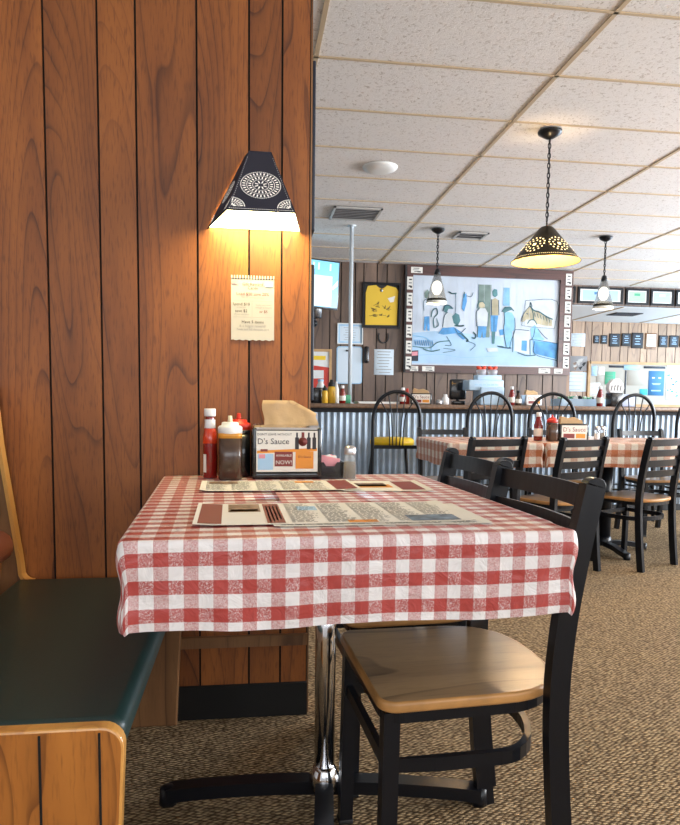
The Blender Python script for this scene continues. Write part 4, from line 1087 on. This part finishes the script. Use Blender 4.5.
# painting, in crop coordinates (52..548 x 125..425)
def MP(x, y): return (1.956-mx+(x-48)*.003776, 2.507-mz-(y-122)*.003357)
b = MB()
PGN = [0]
def pg(pts, m, y=-.0226):
    PGN[0] += 1; y -= PGN[0]*.00006
    b.quad([(MP(*p)[0], y, MP(*p)[1]) for p in pts], M[m])
def ln(pts, w=1.4, m='m_ink', y=-.0236, closed=False):
    PGN[0] += 1; strokes(b, [MP(v.x, v.y) for v in bez([(q[0], q[1], 0) for q in pts], 4)], w*.0036, M[m], y-.002-PGN[0]*.00003, closed)
pg([(48, 320), (120, 312), (300, 322), (546, 345), (546, 428), (48, 428)], 'm_floor', -.0222)
for i in range(22):
    x = 60+i*22; ln([(x, 128), (x+2, 220), (x, 312)], .7, 'm_pale', -.0224)
# door + sky blue strip
pg([(263, 142), (305, 142), (303, 330), (262, 330)], 'm_olive'); ln([(262, 142), (261, 330)], 1.5); pg([(345, 150), (366, 150), (368, 215), (344, 215)], 'm_lblue')
# window picture with horse
pg([(422, 193), (528, 193), (522, 292), (420, 285)], 'm_pale', -.0225); ln([(422, 193), (528, 193), (522, 292)], 1.4); ln([(422, 193), (412, 270), (420, 285), (522, 292)], 1.2)
pg([(408, 262), (414, 246), (424, 228), (436, 212), (444, 222), (462, 232), (480, 243), (500, 256), (514, 262), (514, 284), (480, 281), (455, 274), (436, 262), (426, 262), (415, 272), (408, 270)], 'm_tan')
ln([(408, 268), (412, 250), (424, 228), (436, 212)], 2); ln([(436, 212), (450, 228), (470, 234), (495, 250), (514, 258)], 4.5, 'm_teal'); ln([(442, 222), (448, 240), (450, 262)], 3, 'm_teal'); ln([(436, 212), (438, 200), (443, 214)], 3); ln([(426, 240), (430, 242)], 3)
for i in range(6): ln([(452+i*10, 236+i*4), (456+i*10, 250+i*4)], 2.2, 'm_teal')
# right couple at the table
pg([(440, 295), (455, 280), (466, 295), (480, 322), (492, 332), (460, 340), (446, 335)], 'm_lblue'); pg([(434, 272), (440, 262), (454, 264), (460, 276), (446, 282), (436, 280)], 'm_pale'); ln([(430, 276), (438, 264), (452, 263), (462, 278)], 3, 'm_teal')
pg([(385, 304), (420, 298), (438, 304), (438, 330), (440, 388), (388, 376)], 'm_pale'); ln([(382, 380), (384, 310), (400, 299), (436, 302)], 2.2); pg([(412, 338), (430, 338), (430, 376), (412, 374)], 'm_blue')
pg([(452, 338), (536, 344), (533, 402), (455, 384)], 'm_blue'); ln([(440, 334), (470, 336), (536, 346)], 2); ln([(440, 336), (442, 388)], 3, 'm_ink'); ln([(456, 340), (458, 386), (535, 408)], 2); ln([(400, 382), (430, 392), (460, 390)], 3)
ln([(456, 292), (452, 320), (445, 334)], 2); ln([(466, 295), (486, 318), (500, 330)], 2)
# standing man with hat (right of centre)
pg([(350, 240), (362, 236), (376, 238), (386, 258), (386, 300), (378, 308), (352, 306), (350, 275)], 'm_lblue'); pg([(352, 306), (380, 306), (376, 362), (360, 364)], 'm_lblue'); pg([(334, 302), (350, 298), (352, 318), (338, 322)], 'm_blue')
pg([(346, 226), (352, 218), (368, 217), (376, 228), (366, 232), (352, 240), (344, 236)], 'm_teal'); ln([(342, 236), (352, 222), (370, 220), (382, 232)], 3, 'm_teal')
ln([(350, 240), (352, 270), (350, 305), (360, 362)], 2); ln([(386, 258), (388, 300), (376, 340), (372, 364)], 2.2); ln([(334, 362), (362, 366), (376, 366)], 4)
# tall bearded man at the door
pg([(308, 165), (314, 156), (324, 158), (326, 178), (318, 186), (309, 180)], 'm_teal'); pg([(305, 196), (318, 188), (330, 196), (330, 250), (306, 250)], 'm_tan'); ln([(306, 194), (308, 250)], 2.5); ln([(330, 196), (332, 248)], 2.5)
pg([(304, 250), (330, 250), (326, 308), (308, 308)], 'm_blue'); pg([(310, 308), (322, 308), (320, 352), (312, 352)], 'm_teal'); ln([(316, 256), (317, 306)], 1.5)
# man in pale shirt
pg([(258, 240), (268, 226), (286, 226), (296, 244), (294, 290), (262, 290)], 'm_pale'); ln([(258, 290), (256, 242), (266, 228)], 2.4); ln([(296, 244), (296, 290)], 2); pg([(264, 290), (292, 290), (290, 330), (280, 332), (278, 306), (274, 332), (264, 330)], 'm_blue')
pg([(266, 208), (276, 202), (284, 208), (284, 222), (272, 226), (264, 220)], 'm_tan'); ln([(258, 226), (262, 208), (276, 202), (286, 212)], 2.6, 'm_teal')
# seated man centre-left, leg stretched
pg([(150, 258), (160, 244), (176, 248), (186, 270), (190, 296), (160, 304), (146, 296)], 'm_pale'); ln([(146, 296), (152, 256), (162, 244)], 2); pg([(146, 300), (184, 296), (212, 316), (226, 336), (214, 340), (190, 318), (150, 324), (132, 320)], 'm_blue')
pg([(150, 226), (160, 218), (176, 224), (178, 232), (164, 232), (158, 246), (150, 244)], 'm_teal'); ln([(146, 240), (152, 222), (166, 220), (178, 230)], 3.2); ln([(206, 318), (230, 340), (226, 346)], 5, 'm_teal')
pg([(176, 258), (188, 246), (200, 252), (204, 272), (196, 292), (182, 282)], 'm_teal'); ln([(186, 290), (204, 292), (216, 290)], 5, 'm_teal'); ln([(186, 300), (200, 320), (222, 300)], 2.5); ln([(160, 330), (176, 360), (156, 362)], 2)
# left figures
pg([(86, 262), (102, 260), (104, 312), (96, 310), (94, 284), (90, 312), (84, 310)], 'm_blue'); pg([(84, 178), (94, 166), (102, 176), (98, 198), (86, 196)], 'm_olive'); ln([(84, 240), (82, 210), (92, 200), (104, 206)], 2)
ln([(108, 262), (112, 240), (124, 232), (128, 250), (116, 268), (118, 300)], 3.5, 'm_teal'); ln([(122, 300), (132, 290), (126, 268)], 3, 'm_teal')
# coats on the wall
ln([(164, 172), (176, 178), (188, 176)], 4, 'm_teal'); ln([(186, 178), (188, 216), (186, 250)], 1.8); pg([(212, 178), (222, 176), (224, 205), (216, 240), (208, 230)], 'm_blue'); ln([(222, 184), (238, 186), (244, 172)], 2); ln([(216, 172), (214, 192)], 3, 'm_teal')
# boots/spurs and sketchy floor lines
for i in range(9): ln([(56+i*7, 346), (60+i*7, 364)], 3, 'm_blue')
ln([(50, 330), (90, 336), (106, 352), (112, 380)], 3.2, 'm_lblue'); ln([(50, 368), (104, 372), (130, 352), (170, 345)], 3, 'm_teal'); ln([(84, 376), (110, 384), (138, 378)], 3.5, 'm_teal'); ln([(150, 372), (190, 378), (150, 388)], 1.6); ln([(230, 345), (256, 358), (240, 378)], 1.8); ln([(248, 312), (256, 322), (254, 334), (244, 332)], 4, 'm_teal')
ln([(330, 360), (350, 362)], 3); ln([(60, 400), (140, 394), (220, 404), (330, 396)], 1, 'm_lblue'); pg([(294, 368), (330, 366), (334, 380), (300, 382)], 'm_pale')
pg([(44, 384), (68, 382), (68, 420), (44, 420)], 'navy', -.0260); pg([(46, 388), (66, 386), (66, 400), (46, 402)], 'pink', -.0270)
b.build('painting', t)
# little cards along the frame
def card(px, pz, w, h, label):
    b = MB(); b.box((0, -.002, 0), (w, .003, h), M['paper'])
    for k in range(3): b.box((rnd.uniform(-.1, .1)*w, -.0042, h*(.28-.26*k)), (w*.5, .001, h*.10), M['ink'] if k != 1 else M['inkg'])
    b.box((w*.2, -.0042, -h*.3), (w*.3, .001, h*.16), M['ink'])
    o = b.build('photo_card'); o.location = (px, WF-.0615, pz); tag(o, label, 'card', 'small cards stuck around the mural frame')
ordn = ['top', 'second', 'third', 'fourth', 'fifth', 'lowest', 'bottom']
for k in range(6): card(1.905, 2.42-k*.188, .07, .150, 'small printed card on the left side of the mural frame, %s from the top' % ordn[k] if k else 'small printed card on the left side of the mural frame, topmost')
for k in range(7): card(3.895, 2.53-k*.168, .075, .140, ('small printed card on the right side of the mural frame, %s from the top' % ordn[k]) if k else 'small printed card on the right side of the mural frame, topmost')
card(1.985, 2.575, .14, .070, 'small printed card at the top left corner of the mural frame')
card(1.975, 1.415, .10, .060, 'small printed card at the bottom left corner of the mural frame'); card(2.15, 1.415, .15, .060, 'second small printed card along the bottom left of the mural frame')
card(3.62, 1.415, .15, .060, 'left of two small printed cards at the bottom right of mural frame'); card(3.80, 1.415, .11, .060, 'right of two small printed cards at the bottom right of mural frame')

# ------------------------------------------------------------------ other things on the mural wall
def frame_pic(name, label, cat, x0, x1, z0, z1, y, fw, fm, inner, group=None, d=.025, draw=None):
    cx, cz = (x0+x1)/2, (z0+z1)/2; w, h = x1-x0, z1-z0
    t = thing(name, label, cat, (cx, y, cz), 0, group)
    b = MB()
    for s in (-1, 1): b.box((s*(w/2-fw/2), -d/2, 0), (fw, d, h), M[fm]); b.box((0, -d/2, s*(h/2-fw/2)), (w, d*.98, fw), M[fm])
    b.build('frame', t)
    b = MB(); b.box((0, -.006, 0), (w-fw, .008, h-fw), M[inner])
    if draw: draw(b, w-2*fw, h-2*fw, -.0105)
    b.build('picture', t); return t
def jersey(b, w, h, y):
    P = [(-.46, .30), (-.40, .46), (-.16, .49), (-.10, .44), (0, .40), (.10, .44), (.16, .49), (.42, .44), (.49, .36), (.46, -.46), (-.46, -.47)]
    b.prism([(p[0]*w, p[1]*h) for p in P], 'Y', y-.006, y, M['jersey'], r=.002)
    strokes(b, [(-.10*w, .44*h), (-.04*w, .38*h), (.04*w, .38*h), (.10*w, .44*h)], .010, M['mustard'], y-.0075)
    b.lathe([(.0001, 0), (.018, .0004)], M['paper'], 12, T=FACE(0, y-.008, h*.36)); b.quad([(w*.18, y-.008, h*.18), (w*.40, y-.008, h*.24), (w*.36, y-.008, h*.10), (w*.26, y-.008, h*.08)], M['paper'])
    r_ = random.Random(4)
    for k in range(16):
        x, z = r_.uniform(-.30, .24)*w, r_.uniform(-.28, .08)*h
        strokes(b, [(x+r_.uniform(-.03, .03), z+r_.uniform(-.02, .02)) for _ in range(5)], .004, M['ink'], y-.008)
frame_pic('framed_jersey', 'signed yellow shirt in a black frame on the brown wall, left of mural', 'framed shirt', 1.343, 1.802, 1.885, 2.420, WF, .022, 'black', 'blackm', draw=jersey, d=.04)
b = MB(); pts = [(.060*math.cos(q), 0, .075*math.sin(q)) for q in [R(150+240*i/18) for i in range(19)]]
b.tube([(p[0], -.012, p[2]) for p in pts], 0, M['black'], flat=(.022, .014), up=(0, 1, 0)); o = b.build('horseshoe'); o.location = (1.605, WF+.006, 1.79); tag(o, 'black iron horseshoe hung beneath the framed yellow shirt', 'horseshoe')
def lines(b, w, h, y, m='inkg', n=8, mg=.1):
    for k in range(n): b.box((rnd.uniform(-.04, .04)*w, y, h*(.5-mg)-h*(1-2*mg)*k/(n-1)), (w*rnd.uniform(.45, .78), .001, h*.022), M[m])
def sheet(name, label, cat, x0, x1, z0, z1, y, m='paperb', group=None, n=8, extra=None):
    b = MB(); w, h = x1-x0, z1-z0; b.bbox((0, -.003, 0), (w, .005, h), M[m], .002, 1)
    if n: lines(b, w, h, -.0060, n=n)
    if extra: extra(b, w, h)
    o = b.build(name); o.location = ((x0+x1)/2, y, (z0+z1)/2); return tag(o, label, cat, group)
sheet('posted_notice', 'white typed notice pinned to the wall below the horseshoe', 'notice', 1.497, 1.737, 1.335, 1.640, WF)
frame_pic('framed_certificate', 'blue-bordered certificate in a thin pale frame, left of the yellow shirt', 'certificate', 1.048, 1.356, 1.690, 1.935, WF, .012, 'white', 'lblue', draw=lambda b, w, h, y: (b.box((0, y, 0), (w*.86, .001, h*.8), M['paperb']), lines(b, w*.8, h*.8, y-.001, n=6)))
b = MB(); b.prism(rrect(-.155, -.222, .155, .222, .035), 'Y', -.012, -.001, M['lblue'], r=.003); b.prism(rrect(-.142, -.209, .142, .209, .028), 'Y', -.0135, -.012, M['paperb'])
b.box((-.03, -.02, .17), (.03, .008, .02), M['blackm']); o = b.build('dry_erase_board'); o.location = (1.197, WF+.001, 1.443); tag(o, 'rounded white dry erase board below the certificate, behind the pole', 'board')
b = MB(); b.bbox((0, -.03, 0), (.055, .05, .20), M['bplastic'], .02, 3); o = b.build('wall_phone'); o.location = (1.402, WF, 1.57); tag(o, 'black wall phone to the right of the white dry erase board', 'phone')
def poster(b, w, h, y):
    b.quad([(-w*.4, y, -h*.45), (w*.5, y, -h*.45), (w*.5, y, h*.12), (-w*.1, y, h*.18)], M['redp']); b.box((w*.1, y-.001, -h*.05), (w*.5, .001, h*.2), M['white']); b.box((0, y-.001, h*.35), (w*.8, .001, h*.1), M['yellow'])
frame_pic('framed_poster', 'white poster with a red panel in wooden frame, behind the counter bottles', 'poster', .50, .985, 1.08, 1.625, WF, .03, 'pine', 'white', draw=poster)
# television on an arm
t = thing('wall_television', 'flat television with a bright blue picture, high beside the partition', 'television', (.565, 7.12, 2.225), 0)
t.rotation_euler = (R(5), 0, R(24))
b = MB(); b.bbox((0, 0, 0), (.84, .045, .50), M['bplastic'], .006); b.build('housing', t)
b = MB(); b.box((0, -.0235, .004), (.81, .002, .465), M['tv'])
b.quad([(-.1, -.0250, -.22), (.33, -.0250, -.22), (.33, -.0250, .09), (-.1, -.0250, .09)], M['tvw'])
b.quad([(.33, -.0252, -.02), (.40, -.0252, .06), (.40, -.0252, .0), (.34, -.0252, -.05)], M['tvw'])
for x in (.10, .16, .30): b.box((x, -.0252, .18), (.02, .001, .07), M['tvw'])
b.build('screen', t)
b = MB(); b.bbox((.20, .06, -.20), (.10, .09, .30), M['bplastic'], .01); b.build('bracket', t)
b = MB()
for dz in (0, -.07): b.tube([(.20, .09, -.29+dz), (.30, .30, -.29+dz), (.42, .60, -.29+dz)], .018, M['black'], 10)
b.sphere((.20, .09, -.40), .04, M['black'], 12); b.build('swing_arm', t)

# frames on the soffit
SF = 9.004
def prt(m1, m2):
    def f(b, w, h, y): b.box((0, y, 0), (w*.86, .001, h*.84), M[m1]); b.box((0, y-.001, h*.18), (w*.3, .001, h*.2), M[m2]); lines(b, w*.8, h*.5, y-.001, n=4)
    return f
for (x0, x1, m1, m2, lb) in ((4.28, 4.46, 'lblue', 'paperb', 'half hidden behind the mural corner, leftmost on the soffit'),
                             (4.50, 5.16, 'lblue', 'blue', 'wide one holding two blue prints'), (5.205, 5.545, 'lgreen', 'green', 'with a green print'),
                             (5.575, 5.925, 'lgreen', 'paperb', 'with a pale green print, right of the green one'), (5.955, 6.3, 'lblue', 'navy', 'rightmost on the soffit, at the picture edge')):
    frame_pic('framed_certificate', 'black-framed certificate high on the soffit, '+lb, 'framed picture', x0, x1, 2.405, 2.625, SF, .028, 'black', 'white', 'framed certificates on the soffit', draw=prt(m1, m2))
# far wall
FF = YF-.0045
def PX(x): return 5.772+(x-600)*.01773
def PZ(y): return 2.067-(y-341)*.0164
def plaque(px0, px1, py0, py1, label, m='blackm', ink='steel'):
    x0, x1, z1, z0 = PX(px0), PX(px1), PZ(py0)+.012*(px0-600)/40, PZ(py1)+.012*(px0-600)/40
    b = MB(); w, h = x1-x0, z1-z0; b.bbox((0, -.01, 0), (w, .02, h), M[m], .004)
    b.box((0, -.0210, h*.05), (w*.8, .002, h*.75), M['navy'] if m == 'blackm' else M['paper'])
    for k in range(4): b.box((0, -.0225, h*(.28-.17*k)), (w*(.5 if k % 2 else .35), .001, h*.05), M['lblue'] if m == 'blackm' else M['inkg'])
    o = b.build('award_plaque'); o.location = ((x0+x1)/2, FF, (z0+z1)/2); tag(o, label, 'plaque', 'award plaques on the far wall')
for a in ((593.2, 598.8, 335.5, 343.5, 'small black plaque, leftmost in the row on the far wall'), (600.2, 606.6, 335.2, 343.8, 'small black plaque, second in the row on the far wall'),
          (608.6, 619, 333.5, 346.5, 'black award plaque, third in the far wall row'), (621, 630, 333.2, 346, 'black award plaque, left of the tallest one'),
          (631, 642.5, 332.5, 348, 'tallest black award plaque on the far wall'), (658.5, 667.3, 335, 346.8, 'black award plaque, right of the white one'),
          (669, 678.6, 335, 346.8, 'black award plaque, second right of the white one'), (680, 690, 335, 347, 'black award plaque at the right picture edge')): plaque(*a)
plaque(644.8, 656.3, 332.7, 349, 'white award certificate plaque among the black ones', 'board')
sheet('posted_notice', 'square pale blue paper on the far wall, left of the plaques', 'notice', PX(571), PX(585), PZ(347), PZ(334), FF)
def eagle(b, w, h):
    r_ = random.Random(3)
    for k in range(12): x, z = r_.uniform(-.3, .3)*w, r_.uniform(-.3, .3)*h; b.quad([(x, -.0065-k*.0002, z), (x+w*.2, -.0065-k*.0002, z+h*.1), (x+w*.1, -.0065-k*.0002, z-h*.18)], M[r_.choice(['blackm', 'inkg', 'photo', 'vent'])])
sheet('photo_print', 'grey and brown photo print on the far wall, above a white sheet', 'photo', PX(566), PX(588), PZ(371.5), PZ(356.5), FF, 'inkg', n=0, extra=eagle)
sheet('posted_notice', 'large pale cyan sheet below the grey photo print', 'notice', PX(565), PX(588), PZ(392), PZ(372.6), FF, 'paperb', n=5)
t = thing('bulletin_board', 'wide cork bulletin board with golden frame on the far wall', 'bulletin board', ((PX(589.5)+7.5)/2, FF, 1.36))
bx0, bx1 = PX(589.5), 7.5; w = bx1-bx0
b = MB(); b.box((0, -.01, 0), (w, .02, .70), M['tanp']); b.build('board', t)
b = MB(); b.box((0, -.02, .35), (w, .04, .04), M['pine']); b.box((0, -.02, -.35), (w, .04, .04), M['pine'])
for s in (-1, 1): b.box((s*w/2, -.02, 0), (.04, .04, .74), M['pine'])
b.build('frame', t)
def pin(x0, x1, y0, y1, m, label, dep=0, n=0, extra=None): sheet('pinned_paper', label, 'paper', PX(x0), PX(x1), PZ(y1), PZ(y0), FF-.0205-dep, m, 'papers pinned to the bulletin board', n, extra)
pin(592, 597.5, 366, 376, 'lblue', 'small blue card at the top left of the bulletin board', n=4)
pin(598.5, 605, 367, 375, 'white', 'white scrap at the top left of the bulletin board')
pin(605.5, 616, 371.5, 384.5, 'green', 'green flyer on the bulletin board', n=5)
pin(597, 604.5, 376, 382, 'tanp', 'brown card left of the green flyer', n=3)
pin(591, 601, 383, 396, 'white', 'white sheet at the lower left of the bulletin board', n=4)
pin(609, 632, 365.2, 367.4, 'navy', 'dark lettered strip along the top of the bulletin board, left one')
pin(644, 666, 365.4, 367.6, 'navy', 'dark lettered strip along the top of the bulletin board, right one')
pin(625.5, 627, 370, 394, 'navy', 'narrow dark lettered strip running down the bulletin board')
pin(628, 648, 369, 385, 'tanp', 'large blank tan sheet in the middle of the bulletin board', n=0)
pin(624, 640, 364.5, 369.5, 'lblue', 'pale blue banner at the top of the bulletin board', .001)
def face(b, w, h):
    for s in (-1, 1): b.box((s*w*.2, -.007, h*.22), (w*.16, .001, h*.05), M['white'])
    b.quad([(-w*.3, -.007, 0), (w*.3, -.007, 0), (w*.2, -.007, -h*.06), (-w*.2, -.007, -h*.06)], M['lblue']); b.box((0, -.007, -h*.3), (w*.6, .001, h*.05), M['lblue'])
pin(649.5, 665.5, 370, 395, 'blue', 'dark blue poster on the bulletin board', n=0, extra=face)
pin(641, 649, 388.5, 394.5, 'cyan', 'small bright cyan card left of the dark blue poster')
def blots(b, w, h):
    r_ = random.Random(8)
    for k in range(24): x, z = r_.uniform(-.4, .35)*w, r_.uniform(-.42, .40)*h; b.box((x, -.0068, z), (w*r_.uniform(.06, .2), .001, h*r_.uniform(.02, .06)), M[r_.choice(['lblue', 'blue', 'cyan'])])
pin(667.5, 681.5, 364, 399, 'white', 'tall white and blue poster at the right picture edge', .0, extra=blots)

# ------------------------------------------------------------------ light
def area(name, loc, rot, sx_, sy_, power, col):
    l = bpy.data.lights.new(name, 'AREA'); l.shape = 'RECTANGLE'; l.size = sx_; l.size_y = sy_; l.energy = power; l.color = col
    o = bpy.data.objects.new(name, l); COL.objects.link(o); o.location = loc; o.rotation_euler = rot; return o
def point(name, loc, power, col, r=.03):
    l = bpy.data.lights.new(name, 'POINT'); l.energy = power; l.color = col; l.shadow_soft_size = r
    o = bpy.data.objects.new(name, l); COL.objects.link(o); o.location = loc; return o
for (u0, u1) in wr: area('daylight', (XR-.02, (u0+u1)/2, 1.6), (0, R(90), 0), 1.5, u1-u0, 105 if u0 < 5 else (80 if u0 < 7 else 42), (.86, .93, 1.0) if u0 < 5 else (.66, .84, 1.0))
for (u0, u1) in wb: area('daylight', ((u0+u1)/2, YB+.02, 1.6), (R(90), 0, 0), u1-u0, 1.5, 20, (.95, .97, 1.0))
for (u0, u1) in wr[:4]: area('ceiling_fill', (XR-.3, (u0+u1)/2, 1.2), (0, R(128), 0), 1.2, u1-u0, 88, (1, .95, .88) if u0 < 3 else (.74, .84, 1))  # added fill lamps inside the right wall, tilted up to brighten the ceiling
point('sconce_light', (.019, WY-.085, 1.60), .6, (1, .70, .28), .025)
point('pendant_light', (1.815, 4.067, 1.955), 38, (1, .70, .38), .040)
point('glass_pendant_light', (1.783, 6.411, 1.98), 1.6, (1, .88, .66), .066)
point('glass_pendant_light', (3.476, 6.414, 1.98), 1.6, (1, .88, .66), .066)
w = bpy.data.worlds.new('world'); bpy.context.scene.world = w; w.use_nodes = True
w.node_tree.nodes['Background'].inputs[0].default_value = (.75, .86, 1, 1); w.node_tree.nodes['Background'].inputs[1].default_value = 1.0

# ------------------------------------------------------------------ camera
H = .98; f = 680.; px, py = 340., 460.
Yv = Vector((248-px, -(403-py), -f)).normalized(); h = Vector((1, -.0112, 0)); Zv = h.cross(Yv).normalized()
if Zv.y < 0: Zv = -Zv
Xv = Yv.cross(Zv)
Rm = Matrix((Xv, Yv, Zv))          # camera -> world
cd = bpy.data.cameras.new('camera'); cam = bpy.data.objects.new('camera', cd); COL.objects.link(cam)
cam.matrix_world = Matrix.Translation((0, 0, H)) @ Rm.to_4x4()
cd.sensor_fit = 'HORIZONTAL'; cd.sensor_width = 36; cd.lens = 36*f/680; cd.shift_y = (py-412.5)/680; cd.clip_start = .02
sc = bpy.context.scene; sc.camera = cam
sc.view_settings.view_transform = 'Standard'; sc.view_settings.look = 'None'; sc.view_settings.exposure = .32; sc.view_settings.gamma = 1; sc.view_settings.use_curve_mapping = False
